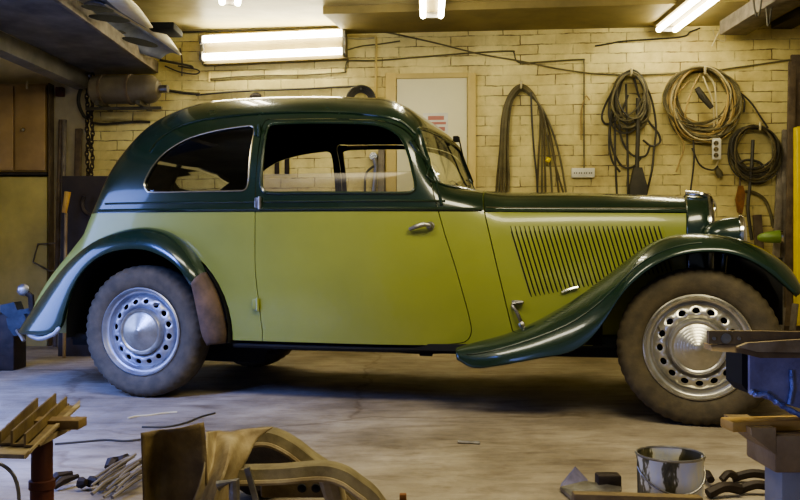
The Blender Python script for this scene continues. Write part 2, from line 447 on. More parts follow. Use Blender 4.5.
def boolean(o, cut, op):
    b = o.modifiers.new('b', 'BOOLEAN'); b.object = cut; b.operation = op; b.solver = 'EXACT'
    try: b.material_mode = 'INDEX'
    except Exception: pass
    bake(o)
def rm(o): bpy.data.objects.remove(o, do_unlink=True)
def offset(poly, d):
    P = [Vector((p[0], p[1])) for p in poly]; n = len(P)
    area = sum(P[i].x*P[(i+1) % n].y-P[(i+1) % n].x*P[i].y for i in range(n)); sg = 1 if area > 0 else -1
    out = []
    for i in range(n):
        t = (P[(i+1) % n]-P[i-1]).normalized(); nn_ = Vector((t.y, -t.x))*sg
        out.append((P[i].x+nn_.x*d, P[i].y+nn_.y*d))
    return out
def pxs(pts, v, n=4, closed=True): return [CP(a, b, v) for a, b in cr(pts, n, closed)]
quarter = pxs([(146, 184), (148, 177), (153, 167), (161, 156), (173, 146), (190, 137), (215, 130), (240, 126), (249, 126), (252, 131), (252, 150), (252, 170), (252, 184), (249, 190), (240, 191), (200, 191.5), (156, 192), (149, 190)], .085)
doorwin = pxs([(266, 180), (266, 155), (266, 130), (269, 124.5), (285, 123), (320, 122), (350, 122.5), (375, 125), (392, 131), (403, 141), (409, 155), (413, 170), (416, 185), (413, 191.5), (400, 193), (360, 193), (310, 193), (275, 193), (268, 190)], .085)
doorpoly_px = [(259, 119), (275, 117.5), (320, 116.5), (355, 117.5), (380, 120.5), (398, 126.5), (410, 137), (419, 155), (427, 178), (435, 205), (443, 235), (452, 265), (461, 300), (466, 322), (467, 334), (463, 342), (452, 345), (420, 346), (360, 346), (300, 345.5), (266, 344), (263.5, 330), (261, 300), (258.5, 270), (258.5, 230), (258.5, 180), (258.5, 140)]
doorpoly = pxs(doorpoly_px, .06, 3)
hoodpoly_px = [(482, 180), (484, 213), (512, 332)]
hu0, hz0 = CP(482, 196, .17); hu1, hz1 = CP(512, 330, .17)
slope = (hu1-hu0)/(hz1-hz0)
def seam(z): return hu0+(z-hz0)*slope
hoodbox = [(seam(1.2), 1.2), (ur+.2, 1.2), (ur+.2, .1), (seam(.1), .1)]
rearwin = None
c_q = prismv(quarter, -.5, 2); c_d = prismv(doorwin, -.5, 2)
for c in (c_q, c_d): boolean(shell, c, 'DIFFERENCE'); 
# windscreen opening, run lengthwise
ws = []
for a, b in [(-.49, 1.038), (.49, 1.038)]: ws.append((VC+a, b))
zt_h = 1.338
ws += [(VC+.505, 1.16), (VC+.495, zt_h-.06), (VC+.45, zt_h-.022), (VC+.0, zt_h), (VC-.45, zt_h-.022), (VC-.495, zt_h-.06), (VC-.505, 1.16)]
mb = MB().prism([(uh-.16, v, z) for v, z in ws], (1.0, 0, 0)); cw = mkobj('tmp_cut', mb.v, mb.f)
bm = bmesh.new(); bm.from_mesh(cw.data); bmesh.ops.recalc_face_normals(bm, faces=bm.faces); bm.to_mesh(cw.data); bm.free()
boolean(shell, cw, 'DIFFERENCE')
# rear window
RWP = [(-.43, 1.10), (-.40, 1.07), (-.28, 1.06), (0, 1.06), (.30, 1.06), (.48, 1.07), (.54, 1.11), (.545, 1.17), (.50, 1.22), (.40, 1.255), (0, 1.26), (-.30, 1.25), (-.38, 1.22), (-.43, 1.17)]
mb = MB().prism([(U0-.2, VC+a, z) for a, z in RWP], (.98, 0, 0)); cr_ = mkobj('tmp_cut', mb.v, mb.f)
bm = bmesh.new(); bm.from_mesh(cr_.data); bmesh.ops.recalc_face_normals(bm, faces=bm.faces); bm.to_mesh(cr_.data); bm.free()
boolean(shell, cr_, 'DIFFERENCE')
def wheelcut(u, v0, v1, r):
    return prismv([(u+r*math.cos(q), TR+.0+r*math.sin(q)) for q in [2*math.pi*k/48 for k in range(48)]], v0, v1)
for v0, v1 in ((-.4, .372), (.948, 1.8)):
    c = wheelcut(-.02, v0, v1, .47); boolean(shell, c, 'DIFFERENCE'); rm(c)
def finish(o, name, parent, crease=35, recolor=True):
    me = o.data; o.name = name; me.name = name
    for p in me.polygons:
        if recolor and p.material_index < 2:
            c = p.center; p.material_index = 0 if c.z > beltz(c.x) else 1
    me.polygons.foreach_set('use_smooth', [True]*len(me.polygons)); me.set_sharp_from_angle(angle=math.radians(crease))
    o.parent = parent; return o
def copy_o(o):
    c = o.copy(); c.data = o.data.copy(); COL.objects.link(c); return c
dcut = prismv(doorpoly, -.4, VC); dcut2 = prismv(doorpoly, VC, 1.8)
hcut = prismv(hoodbox, -.4, 1.9)
door = copy_o(shell); boolean(door, dcut, 'INTERSECT')
door2 = copy_o(shell); boolean(door2, dcut2, 'INTERSECT')
hood = copy_o(shell); boolean(hood, hcut, 'INTERSECT')
big = prismv(offset(doorpoly, .004), -.4, 1.8)
boolean(shell, big, 'DIFFERENCE')
bigh = prismv([(u-.005, z) for u, z in hoodbox], -.4, 1.9)
boolean(shell, bigh, 'DIFFERENCE')
for c in (c_q, c_d, cw, cr_, dcut, dcut2, hcut, big, bigh): rm(c)
finish(shell, 'body_shell', car); finish(door, 'door', car); finish(door2, 'door', car); finish(hood, 'bonnet', car)
door['label'] = 'near door with dark green window frame and lime green lower panel'
door2['label'] = 'far door seen through the windows'

def surf_poly(pts, v, n=4, out=.0):                    # px trace -> points on the near side surface
    o = []
    for a, b in cr(pts, n):
        vv = v
        for _ in range(4):
            u, z = CP(a, b, vv); vv = SV(u, z)
        o.append((u, vv-out, z))
    return o
# glass panes set just inside the skin, both sides
def pane(poly, name, m, parent, far=False, inset=.008):
    P = offset(poly, .006); n = len(P); c = (sum(p[0] for p in P)/n, sum(p[1] for p in P)/n)
    def q(p):
        w = Wd(p[0], p[1])-inset
        return (p[0], VC+w if far else VC-w, p[1])
    rows = []
    for k in (1, .85, .7, .5, .3, .12, .0): rows.append([q((c[0]+(p[0]-c[0])*k, c[1]+(p[1]-c[1])*k)) for p in P])
    return MB().grid(rows, True).build(name, m, parent, local=True)
pane(quarter, 'quarter_window', M['glassquarter'], car); pane(quarter, 'quarter_window', M['farglass'], car, True)
M['dustyglass'] = glass('dusty_lowered_glass', (.78, .76, .70), .35, .10, (.55, .5, .42))
zg = CP(340, 174.5, .08)[1]
def clipz(poly, z1):
    out = []; n = len(poly)
    for i in range(n):
        a, b = poly[i], poly[(i+1) % n]
        if a[1] <= z1: out.append(a)
        if (a[1]-z1)*(b[1]-z1) < 0: k = (z1-a[1])/(b[1]-a[1]); out.append((a[0]+(b[0]-a[0])*k, z1))
    return out
pane(clipz(doorwin, zg), 'door_window', M['dustyglass'], door); pane(doorwin, 'door_window', M['farglass'], door2, True)
# chrome window frames
def frame(poly, m, parent, r=.0045, name='window_frame'):
    pts = [(p[0], SV(p[0], p[1], .001), p[1]) for p in offset(poly, .003)]
    return MB().tube(pts, r, 6, closed=True).build(name, m, parent, local=True)
M['brass'] = mat('worn_bright_frame', (.55, .50, .36), .25, .9)
frame(quarter, M['brass'], car); frame(doorwin, M['dark'], door, .008)
# windscreen glass and frame
wpoly = ws
def uscreen(v, z):                                     # u of the surface at (v, z) on the windscreen
    lo, hi = uh-.25, ub+.12; w = abs(v-VC)
    for _ in range(30):
        mid = (lo+hi)/2
        if z < ZT(mid) and Wd(mid, z) > w: lo = mid
        else: hi = mid
    return lo
wsd = cr(ws, 5, True); cz = 1.2
rows = []
for k in (1, .8, .6, .4, .2, 0):
    rows.append([(uscreen(VC+(p[0]-VC)*k, cz+(p[1]-cz)*k)-.006, VC+(p[0]-VC)*k, cz+(p[1]-cz)*k) for p in wsd])
scr = MB().grid(rows, True).build('windscreen', M['glassscreen'], car, local=True)
MB().tube([(uscreen(p[0], p[1])+.002, p[0], p[1]) for p in wsd], .007, 6, closed=True).build('windscreen_frame', M['dark'], scr, local=True)
# wiper box above the far side of the screen and wiper arm
wb_ = MB(); zw = zt_h+.02; uw = uscreen(VC+.25, zw-.03)
wb_.box((uw+.01, VC+.28, zw), (.03, .05, .03), bev=.004)
wb_.tube([(uw+.025, VC+.28, zw), (uscreen(VC+.27, 1.25)+.02, VC+.30, 1.25), (uscreen(VC+.3, 1.12)+.016, VC+.33, 1.12)], .004)
wb_.build('wiper', M['black'], car, local=True)
# rear window pane
rp = []
def urear(v, z):
    lo, hi = U0, .5; w = abs(v-VC)
    for _ in range(30):
        mid = (lo+hi)/2
        if z < ZT(mid) and Wd(mid, z) > w: hi = mid
        else: lo = mid
    return hi
rw = [(VC+a, z) for a, z in RWP]
rows = [[(urear(VC+(p[0]-VC)*k, 1.16+(p[1]-1.16)*k)+.008, VC+(p[0]-VC)*k, 1.16+(p[1]-1.18)*k) for p in rw] for k in (1, .6, .3, 0)]
MB().grid(rows, True).build('rear_window', M['farglass'], car, local=True)
for a_ in (-.25, .25):
    MB().tube([(urear(VC+a_, z)+.002, VC+a_, z) for z in (1.05, 1.1, 1.15, 1.2, 1.265)], .016, 8).build('rear_window_bar', M['dark'], car, local=True)
# mouldings
belt = [(u, SV(u, beltz(u)+.012, .003), beltz(u)+.012) for u in np.linspace(-.34, seam(.93)-.01, 50)]
MB().tube(belt, .009, 6).build('belt_moulding', M['dark'], car, local=True)
belt = [(u, SV(u, beltz(u)+.048, .000), beltz(u)+.048) for u in np.linspace(-.30, ub, 50)]
MB().tube(belt, .006, 6).build('waist_moulding', M['dark'], car, local=True)
bh = [(u, SV(u, beltz(u)+.006, .002), beltz(u)+.006) for u in np.linspace(seam(.93)+.004, ur, 30)]
MB().tube(bh, .007, 6).build('bonnet_moulding', M['dark'], hood, local=True)
bh = [(u, SV(u, beltz(u)+.022, .001), beltz(u)+.022) for u in np.linspace(seam(.93)+.004, ur, 30)]
MB().tube(bh, .0035, 6).build('bonnet_trim', M['chrome'], hood, local=True)
drip = surf_poly([(149, 152), (158, 140), (172, 130), (192, 122), (220, 117), (258, 113.5), (300, 112), (345, 112.5), (380, 116), (402, 122), (416, 134)], .12, 4, .004)
MB().tube(drip, .006, 6).build('drip_rail', M['dark'], car, local=True)
# A pillar trim strip
ap = surf_poly([(420, 135), (428, 155), (436, 180), (442, 205)], .1, 4, .002)
MB().tube(ap, .008, 6).build('pillar_trim', M['dark'], car, local=True)
# hinges
for (x, y), m, l in (((258, 131), M['dark'], None), ((258.5, 203), M['steel'], None), ((256.5, 304), M['lime'], None)):
    (u, v, z), = surf_poly([(x, y), (x, y+.1)], .06, 1, .006)[:1]
    h = MB(); h.box((u, v, z), (.03, .022, .05), bev=.004)
    h.tube([(u+.012, v-.008, z-.03), (u+.012, v-.008, z+.03)], .008, 8)
    h.build('door_hinge', m, door, local=True)
# door handle
(u, v, z), = surf_poly([(424, 226), (424, 226.1)], .03, 1)[:1]
h = MB(); h.lathe([(0, .03), (.012, .028), (.014, .006), (.02, 0)], (u+.03, v, z), (0, -1, 0), 16)
h.tube(cr([(u+.032, v-.03, z+.003), (u+.01, v-.036, z+.006), (u-.03, v-.038, z-.004), (u-.06, v-.032, z-.016)], 4), [.009]*4+[.011]*5+[.009]*4, 8)
h.build('door_handle', M['steel'], door, local=True)

# louvres on both bonnet sides
def louv(side):
    g = MB()
    NL = 33
    for i in range(NL):
        t = i/(NL-1); x = 510+148*t
        yb = 297-26*t
        pts = []
        for k in range(9):
            y = 226+(yb-226)*k/8; xx = x+(y-226)*.30
            vv = .25
            for _ in range(4):
                u, z = CP(xx, y, vv); vv = SV(u, z)
            if u > ur-.01: continue
            pts.append((u, z))
        if len(pts) < 5: continue
        for dx, out, m in ((0, .0015, 1), (.0095, .006, 0)):
            rows = []
            for (u, z), e in zip(pts, [0]+[1]*(len(pts)-2)+[0]):
                u2 = u+dx; w = Wd(u2, z)
                if m:
                    row = [(u2+q, w+out*e, z) for q in (-.0035, .0035)]
                else:
                    row = [(u2-.0065, w, z), (u2-.005, w+.009*e, z), (u2+.001, w+.006*e, z), (u2+.008, w, z)]
                rows.append([(a, VC-b_ if side < 0 else VC+b_, c) for a, b_, c in row])
            g.grid(rows, m=m)
    return g
louv(-1).build('louvre_panel', [M['lime'], M['black']], hood, local=True)
louv(1).build('louvre_panel', [M['lime'], M['black']], hood, local=True)
# bonnet catch
(u, v, z), = surf_poly([(520, 312), (520, 312.1)], .15, 1)[:1]
h = MB(); h.tube(cr([(u-.02, v-.006, z+.045), (u-.03, v-.02, z+.03), (u-.01, v-.03, z), (u+.01, v-.024, z-.05)], 4), .008, 8)
h.box((u-.01, v-.01, z+.045), (.05, .02, .018), bev=.004); h.tube([(u-.03, v-.03, z+.04), (u+.02, v-.03, z+.048)], .006, 8)
h.lathe([(.006, 0), (.014, .004), (.014, .02), (.004, .026)], (u+.012, v-.02, z-.055), (0, -1, 0), 12)
h.build('bonnet_catch', M['steel'], hood, local=True)
pts = surf_poly([(562, 292), (570, 289), (578, 287)], .18, 2, .012)
MB().tube(pts, .006, 8).build('bonnet_handle', M['chrome'], hood, local=True)

# radiator shell, bezel and grille
def rsec(u, g, drop=0):
    sec = section(min(u, U1)); out = []
    zt = ZT(min(u, U1)); c = (VC, .66)
    for (_, v, z) in sec:
        z = max(z, .36)
        out.append((u, c[0]+(v-c[0])*(1+g), c[1]+(z-c[1])*(1+g)-drop))
    return out
rr = MB(); rr.grid([rsec(ur-.012, .012), rsec(ur+.0, .03), rsec(ur+.05, .032), rsec(ur+.085, .02), rsec(ur+.10, -.02)])
rad = rr.build('radiator_shell', M['dark'], car, local=True, ang=50, solid=.006)
be = [Vector(p) for p in rsec(ur+.095, .02)]
be2 = cr([(p.x+.03*(1-((p.z-.36)/.62)**2*.0), p.y, p.z) for p in be[::4]], 3)
MB().tube(be, .014, 8).build('radiator_bezel', M['chrome'], rad, local=True)
g = MB()
for i in range(-9, 10):
    v = VC+i*.03; w = abs(i*.03)
    zt = .95-.25*(w/.32)**3*.6
    g.tube(cr([(ur+.10, v, zt), (ur+.125-.2*w*w, v, .8), (ur+.12-.2*w*w, v, .6), (ur+.09, v, .38)], 3), .005, 6)
g.box((ur+.05, VC, .66), (.02, .5, .5), m=1)
g.build('radiator_grille', [M['chrome'], M['black']], rad, local=True)
# chrome cap strip curving over the nose
n0 = CP(700, 199, .5); 
nose = cr([(ur-.01, VC-.20, 1.0), (ur+.06, VC-.21, .992), (ur+.10, VC-.2, .968), (ur+.118, VC-.19, .935), (ur+.105, VC-.2, .90), (ur+.09, VC-.22, .85)], 5)
MB().tube(nose, .011, 8).build('radiator_trim', M['chrome'], rad, local=True)

# ---------------- wings
def wing(A, B, name, side=-1, NT=14, inner=None, lipd=.02):
    rows = []
    for (au, av, az), (bu, bv, bz) in zip(A, B):
        row = []
        if inner is not None: row.append((au, max(av+inner, av), az-.03)); row.append((au, av+inner*.5, az-.006))
        for k in range(NT+1):
            t = k/NT*math.pi/2
            row.append((au+(bu-au)*(1-math.cos(t)), av+(bv-av)*math.sin(t), az+(bz-az)*(1-math.cos(t))))
        # rolled lip
        row.append((bu, bv+lipd*.5, bz-.004)); row.append((bu, bv+lipd, bz+.002))
        rows.append([(a, (2*VC-b if side > 0 else b), c) for a, b, c in row])
    return MB().grid(rows)
def resamp(pts, n):
    P = np.array(pts); d = np.concatenate([[0], np.cumsum(np.linalg.norm(np.diff(P[:, :2], axis=0), axis=1))])
    return [tuple(np.interp(q, d, P[:, j]) for j in range(P.shape[1])) for q in np.linspace(0, d[-1], n)]
NW = 60
rA = [(27, 330, .16), (33, 318, .14), (44, 299, .10), (58, 279, .08), (75, 259, .06), (98, 241, .05), (122, 231, .045), (145, 227.5, .04), (166, 231, .04), (182, 240, .04), (195, 253, .04), (205, 268, .04), (212, 284, .04)]
rB = [(31, 335, -.02), (45, 336, -.06), (59, 328, -.07), (64, 311, -.07), (71, 290, -.07), (83, 270, -.07), (100, 256, -.07), (120, 249.5, -.07), (142, 249, -.07), (160, 255, -.07), (174, 264, -.07), (184, 275, -.065), (191, 286, -.05)]
def conv(L): return [(*((lambda q: (q[0], v, q[1]))(CP(a, b, v))),) for a, b, v in L]
A = cr(conv(rA), 5); B = cr(conv(rB), 5)
for s in (-1, 1):
    o = wing(A, B, 'w', s).build('rear_wing', M['dark'], car, local=True, ang=60, solid=.005)
# chrome-ish worn tip of the tail
tip = cr([Vector(p)+Vector((0, -.004, -.006)) for p in conv([(28, 333, .0), (40, 337.5, -.06), (54, 333, -.08), (60, 326, -.075)])], 4)
MB().tube(tip, [.006]+[.011]*(len(tip)-2)+[.006], 8).build('wing_edge_strip', M['rimdull'], car, local=True)
# primered splash panel ahead of the rear wheel
sA = cr(conv([(206, 272, .03), (216, 290, .03), (223, 312, .035), (227, 332, .04), (226, 343, .045)]), 4)
sB = cr(conv([(191, 283, -.06), (194, 296, -.055), (198, 315, -.05), (202, 334, -.045), (207, 345, -.03)]), 4)
wing(sA, sB, 'sp', -1, 8).build('splash_panel', M['primer'], car, local=True, ang=60, solid=.005)
fA = [(457, 348, .035), (476, 342.5, .05), (507, 334, .08), (537, 321, .13), (572, 301, .17), (603, 279, .17), (625, 262, .15), (647, 246, .12), (669, 237, .10), (695, 234, .09), (721, 235.5, .09), (747, 242, .09), (769, 253, .09), (789, 269, .08), (801, 288, .06)]
fB = [(457, 359, -.02), (474, 367, -.05), (502, 364, -.07), (537, 357.5, -.075), (568, 352, -.075), (588, 340, -.075), (603, 322, -.075), (620, 296, -.075), (638, 277, -.075), (660, 262, -.075), (684, 253.5, -.075), (714, 251, -.075), (741, 256, -.075), (766, 269, -.075), (797, 296, -.06)]
A = cr(conv(fA), 6); B = cr(conv(fB), 6)
for s in (-1, 1):
    wing(A, B, 'w', s, 16, inner=.2).build('front_wing', M['dark'], car, local=True, ang=60, solid=.005)
# bead along the long sweep
bead = []
for (au, av, az), (bu, bv, bz) in list(zip(A, B))[4:60]:
    t = .62*math.pi/2
    bead.append((au+(bu-au)*(1-math.cos(t)), av+(bv-av)*math.sin(t)-.003, az+(bz-az)*(1-math.cos(t))+.001))
MB().tube(bead, .0045, 6).build('wing_bead', M['dark'], car, local=True)
# inner wheel housings, chassis, floor pan
hs = MB()
for v0, v1 in ((.03, .36), (1.29, .96)):
    arc = [(-.02+.460*math.cos(q), TR+.460*math.sin(q)) for q in np.linspace(-.1, math.pi+.1, 20)]
    hs.grid([[(u, v0, z) for u, z in arc], [(u, v1, z) for u, z in arc]])
    hs.prism([(-.02+.53*math.cos(q), v1, TR+.53*math.sin(q)) for q in np.linspace(-.35, math.pi+.35, 24)], (0, .01, 0))
hs.build('rear_wheel_housing', M['black'], car, local=True)
ch = MB()
for v in (VC-.36, VC+.36):
    ch.beam((-.62, v, .27), (2.95, v, .30), .06, .10)
ch.box((.75, VC, .285), (2.5, 1.12, .03))
for u in (-.25, .5, 1.2, 1.9, 2.5): ch.beam((u, VC-.36, .28), (u, VC+.36, .28), .06, .08)
ch.box((WB, VC, .55), (.75, .52, .3)); ch.box((-.4, VC, .36), (.4, .84, .12)); ch.box((1.95, VC, .5), (.5, .8, .4))
ch.build('chassis', M['black'], car, local=True)
ax = MB(); ax.tube([(0, .15, TR), (0, 1.17, TR)], .035, 12); ax.lathe([(.03, -.12), (.10, -.06), (.12, 0), (.10, .06), (.03, .12)], (0, VC, TR), (0, 1, 0), 20)
ax.build('axle', M['black'], car, local=True)
MB().tube([(WB, .15, TR), (WB, 1.17, TR)], .03, 12).build('axle', M['black'], car, local=True)
# inner front wing panel (dark green, between wheel and bonnet)
ip = [CP(x, y, .33) for x, y in [(560, 345), (600, 300), (640, 262), (700, 245), (760, 262), (780, 300), (770, 345)]]
ip = [(u, z) for u, z in ip]
for v in (.345, 2*VC-.345-.01):
    MB().prism([(u, v, z) for u, z in ip], (0, .01, 0)).build('inner_wing_panel', M['black'], car, local=True)
p = [CP(x, y, .30) for x, y in [(560, 336), (640, 336), (640, 347), (560, 347)]]
MB().prism([(u, .27, z) for u, z in p], (0, .04, 0)).build('frame_rail', M['dark'], car, local=True)
# sill strip, brake cable, exhaust
s = surf_poly([(232, 343), (300, 345), (380, 347), (458, 347)], .04, 4)
MB().tube([(a, b+.02, c-.012) for a, b, c in s], .012, 6).build('sill_strip', M['black'], car, local=True)
cb = conv([(330, 345, .3), (380, 350, .3), (420, 353, .3), (462, 352, .3)])
c_ = MB().tube(cr(cb, 4), .005, 6); c_.tube([cb[2], tuple(Vector(cb[2])+Vector((.06, 0, 0)))], .014, 8)
c_.build('brake_cable', M['black'], car, local=True)
sa = conv([(235, 347, .35), (270, 348, .35)])
MB().lathe([(.02, -.12), (.06, -.1), (.065, 0), (.06, .1), (.02, .12)], ((sa[0][0]+sa[1][0])/2, .5, .24), (1, 0, 0), 16).build('silencer', M['rustdark'], car, local=True)

# ---------------- wheels
def wheel(u, v, side, msil, label=None, flat=1.0):
    """side -1: outer face towards -v"""
    root = MB()
    # tyre
    R = TR; tp = [(.210, .012), (.215, .004), (.25, -.006), (.285, -.010), (.305, -.004), (.318, .006), (.326, .016), (.330, .032), (.3305, .07), (.330, .108), (.322, .128), (.30, .145), (.26, .148), (.222, .13)]
    ax_ = Vector((0, -side*1.0, 0)) if False else Vector((0, 1, 0))*(-side)
    seg = 144; rows = []
    for i, (r, h) in enumerate(tp):
        row = []
        for k in range(seg):
            q = 2*math.pi*k/seg
            rr_ = r
            if 5 <= i <= 9: rr_ = r-(.0075 if (k % 3 == 0) else 0)*(1 if i in (5, 6, 9) else .5)
            row.append((rr_*math.cos(q), -side*h, rr_*math.sin(q)))
        rows.append(row)
    ty = MB().grid(rows, True)
    for r in (.318, .31): pass
    to = ty.build('tyre', M['rubber'], None, ang=50)
    # rim with bumps around each hole
    rp = [(.224, .003), (.228, -.002), (.224, -.005), (.219, .004), (.216, .016), (.210, .020), (.203, .021), (.200, .030), (.194, .040), (.188, .042), (.184, .036), (.178, .030), (.172, .025), (.166, .021), (.160, .018), (.154, .016), (.148, .015), (.142, .015), (.136, .018), (.130, .023), (.124, .026), (.119, .020), (.115, .010), (.110, .004), (.104, .006), (.098, .014)]
    seg = 160; rows = []
    NH = 16; RH = .151
    for r, h in [(r_*.955, h_) for r_, h_ in rp]:
        row = []
        for k in range(seg):
            q = 2*math.pi*k/seg; a = (q*NH/(2*math.pi)) % 1.0; da = min(a, 1-a)*2*math.pi/NH*RH
            d = math.hypot(da/1.1, r-RH); hh = h
            if .115 < r < .178: hh = h+.006*math.exp(-((d-.0)/.012)**2)-.0035*math.exp(-((d-.021)/.008)**2)
            row.append((r*math.cos(q), -side*hh, r*math.sin(q)))
        rows.append(row)
    ri = MB().grid(rows, True).build('wheel_rim', msil, None, ang=60)
    # holes
    hm = MB()
    for k in range(NH):
        q = 2*math.pi*k/NH; c = Vector((RH*math.cos(q), 0, RH*math.sin(q)))
        t = Vector((-math.sin(q), 0, math.cos(q))); rdir = Vector((math.cos(q), 0, math.sin(q)))
        rows = [[c+t*.0150*math.cos(p)+rdir*.0118*math.sin(p)+Vector((0, s_, 0)) for p in [2*math.pi*j/16 for j in range(16)]] for s_ in (-.1, .1)]
        b0 = len(hm.v); hm.grid(rows, True); hm.f += [tuple(b0+j for j in range(16)), tuple(b0+16+j for j in reversed(range(16)))]; hm.mi += [0, 0]
    ho = mkobj('tmp_cut', hm.v, hm.f); bm = bmesh.new(); bm.from_mesh(ho.data); bmesh.ops.recalc_face_normals(bm, faces=bm.faces); bm.to_mesh(ho.data); bm.free()
    q_ = ri.modifiers.new('s', 'SOLIDIFY'); q_.thickness = .004; q_.offset = 0
    bake(ri); boolean(ri, ho, 'DIFFERENCE'); rm(ho)
    ri.data.polygons.foreach_set('use_smooth', [True]*len(ri.data.polygons)); ri.data.set_sharp_from_angle(angle=math.radians(60))
    # brake drum behind
    dr = MB().lathe([(.0, .045), (.15, .045), (.20, .06), (.20, .12), (0, .13)], (0, 0, 0), Vector((0, -side, 0)), 32).build('brake_drum', M['black'])
    # hub cap with rings
    cp = [(.117, .012), (.114, -.002), (.110, -.007), (.104, -.007), (.099, -.002), (.096, -.001)]
    for k in range(7):
        r = .092-.012*k; cp += [(r, -.003-.005*k), (r-.003, -.0055-.005*k), (r-.010, -.0068-.005*k)]
    cp += [(.012, -.040), (.0, -.041)]
    hc = MB().lathe(cp, (0, 0, 0), Vector((0, -side, 0)), 48).build('hub_cap', M['cap'] if msil is M['rimdull'] else M['rimsilver'], None, ang=40)
    va = MB().tube([(-.185*.94, side*.0-(-side)*.0+.0, .0+.02), (-.165, side*.03, .012)], .005, 8).build('valve', M['steel'])
    for o in (ri, dr, hc, va): o.parent = to
    to.parent = car; to.location = (u, v, TR); to.name = 'wheel'
    if label: to['label'] = label
    return to
w1 = wheel(-.025, .0, -1, M['rimdull'], 'near rear wheel with dull grey rim')
w2 = wheel(WB-.008, .0, -1, M['rimsilver'], 'near front wheel with bright silver rim')
w2.rotation_euler = (0, .35, math.radians(-2)); w1.rotation_euler = (0, 2.1, 0)
w3 = wheel(0, 1.32, 1, M['rimdull'], 'far rear wheel'); w4 = wheel(WB, 1.32, 1, M['rimsilver'], 'far front wheel')
# spare wheel bulge omitted; tail lamp and headlamps
def headlamp(v):
    (u0, z0) = CP(703, 226, v if v < VC else .27); u1 = CP(739, 226, .27)[0]; L = u1-u0; zc = .795; R = .084
    h = MB(); pr = [(R*math.sin(q)**.85 if q > 0 else 0, -math.cos(q)*L) for q in np.linspace(0, math.pi/2, 12)]
    h.lathe(pr, (u1, v, zc), (1, 0, 0), 28)
    b = h.build('headlamp', M['dark'], car, local=True)
    r_ = MB().lathe([(R, -.006), (R+.008, -.002), (R+.009, .010), (R+.002, .018), (R-.006, .016)], (u1, v, zc), (1, 0, 0), 28).build('headlamp_rim', M['chrome'], b, local=True)
    MB().lathe([(R-.004, .012), (R*.7, .024), (R*.35, .030), (0, .032)], (u1, v, zc), (1, 0, 0), 28).build('headlamp_lens', M['white'], b, local=True)
    MB().tube([(u1-.06, v, zc-R+.01), (u1-.07, v, .62)], .016, 10).build('headlamp_bracket', M['dark'], b, local=True)
headlamp(.27); headlamp(2*VC-.27)
# seats, steering wheel, dashboard
st = MB(); st.box((.55, VC, .48), (.55, 1.05, .22), bev=.05); st.box((.28, VC, .66), (.16, 1.05, .36), Matrix.Rotation(-.2, 3, 'Y'), bev=.05)
st.build('rear_seat', M['upholstery'], car, local=True)
for v in (VC-.27, VC+.27):
    st = MB(); st.box((1.25, v, .45), (.48, .46, .18), bev=.05); st.box((1.0, v, .68), (.12, .44, .42), Matrix.Rotation(-.2, 3, 'Y'), bev=.04)
    st.build('front_seat', M['upholstery'], car, local=True)
MB().box((ub-.03, VC, .88), (.06, .95, .16), bev=.02).build('dashboard', M['inner'], car, local=True)
cst = Vector((ub-.20, VC+.27, .985)); axs = Vector((-.72, 0, .69)).normalized(); e1 = Vector((0, 1, 0)); e2 = axs.cross(e1)
ring = [cst+(e1*math.cos(q)+e2*math.sin(q))*.19 for q in [2*math.pi*k/40 for k in range(40)]]
sw = MB().tube(ring, .009, 8, closed=True); 
for q in (.5, 2.6, 4.7): sw.tube([cst, cst+(e1*math.cos(q)+e2*math.sin(q))*.19], .006, 6)
sw.tube([cst, cst-axs*.45], .016, 8)
sw.build('steering_wheel', M['black'], car, local=True)
# interior light strip / rail above far window
MB().tube([(CP(345, 146, 1.1)[0], 1.14, CP(345, 146, 1.1)[1]), (CP(366, 146, 1.1)[0], 1.14, CP(366, 146, 1.1)[1])], .004, 6).build('grab_rail', M['creamtrim'], car, local=True)
# far front bumper-less nose ends; rear bumper iron
#EXTRA#
# ------------------------------------------------------------------ things on and near the back wall
# wall lamp with two lit tubes
wl = thing('wall_lamp', 'twin tube fluorescent lamp, lit, fixed high on the back wall above the car', 'lamp', WP(276, 47, .03))
c = WP(276, 47, .05); ang = -math.atan(WT)
a = WP(203, 50.5, .04); b = WP(347, 44, .04)
d = (b-a).normalized(); up = Vector((0, 0, 1)); out = nrm
MB().beam(a, b, .07, .235, bev=.004).build('housing', M['fixture'], wl)
for dy in (-.068, .068):
    MB().tube([a+d*.03+up*dy+out*.07, b-d*.03+up*dy+out*.07], .026, 14).build('tube', M['tube'], wl)
for e in (a+d*.012, b-d*.012):
    m_ = MB()
    for dy in (-.062, .062): m_.box(e+up*dy+out*.07, (.025, .06, .07), Matrix.Rotation(ang, 3, 'Z'), bev=.004)
    m_.box(e+out*.05, (.022, .05, .2), Matrix.Rotation(ang, 3, 'Z'))
    m_.build('end_cap', M['steel'], wl)
def ceil_lamp(p, q, gap, label, thick=.020):
    p = Vector(p); q = Vector(q); t = thing('ceiling_lamp', label, 'lamp', ((p+q)/2).to_tuple(), 'tube lamps under the ceiling')
    d = (q-p).normalized(); s = d.cross(Vector((0, 0, 1))).normalized()
    MB().beam(p+Vector((0, 0, .04)), q+Vector((0, 0, .04)), gap+.05, .05, bev=.004).build('housing', M['fixture'], t)
    for k in (-1, 1):
        MB().tube([p+s*gap/2*k+d*.02+Vector((0, 0, -.01)), q+s*gap/2*k-d*.02+Vector((0, 0, -.01))], thick, 12).build('tube', M['tube'], t)
    for e in (p+d*.01, q-d*.01): MB().beam(e-s*(gap/2+.02), e+s*(gap/2+.02), .02, .05, bev=.004).build('end_cap', M['steel'], t)
    # hangers up to the ceiling
    h = MB()
    for e in (p+d*.2, q-d*.2): h.box((e.x, e.y, (e.z+.06+ZC)/2), (.03, .03, ZC-e.z-.06))
    h.build('hanger', M['steel'], t)
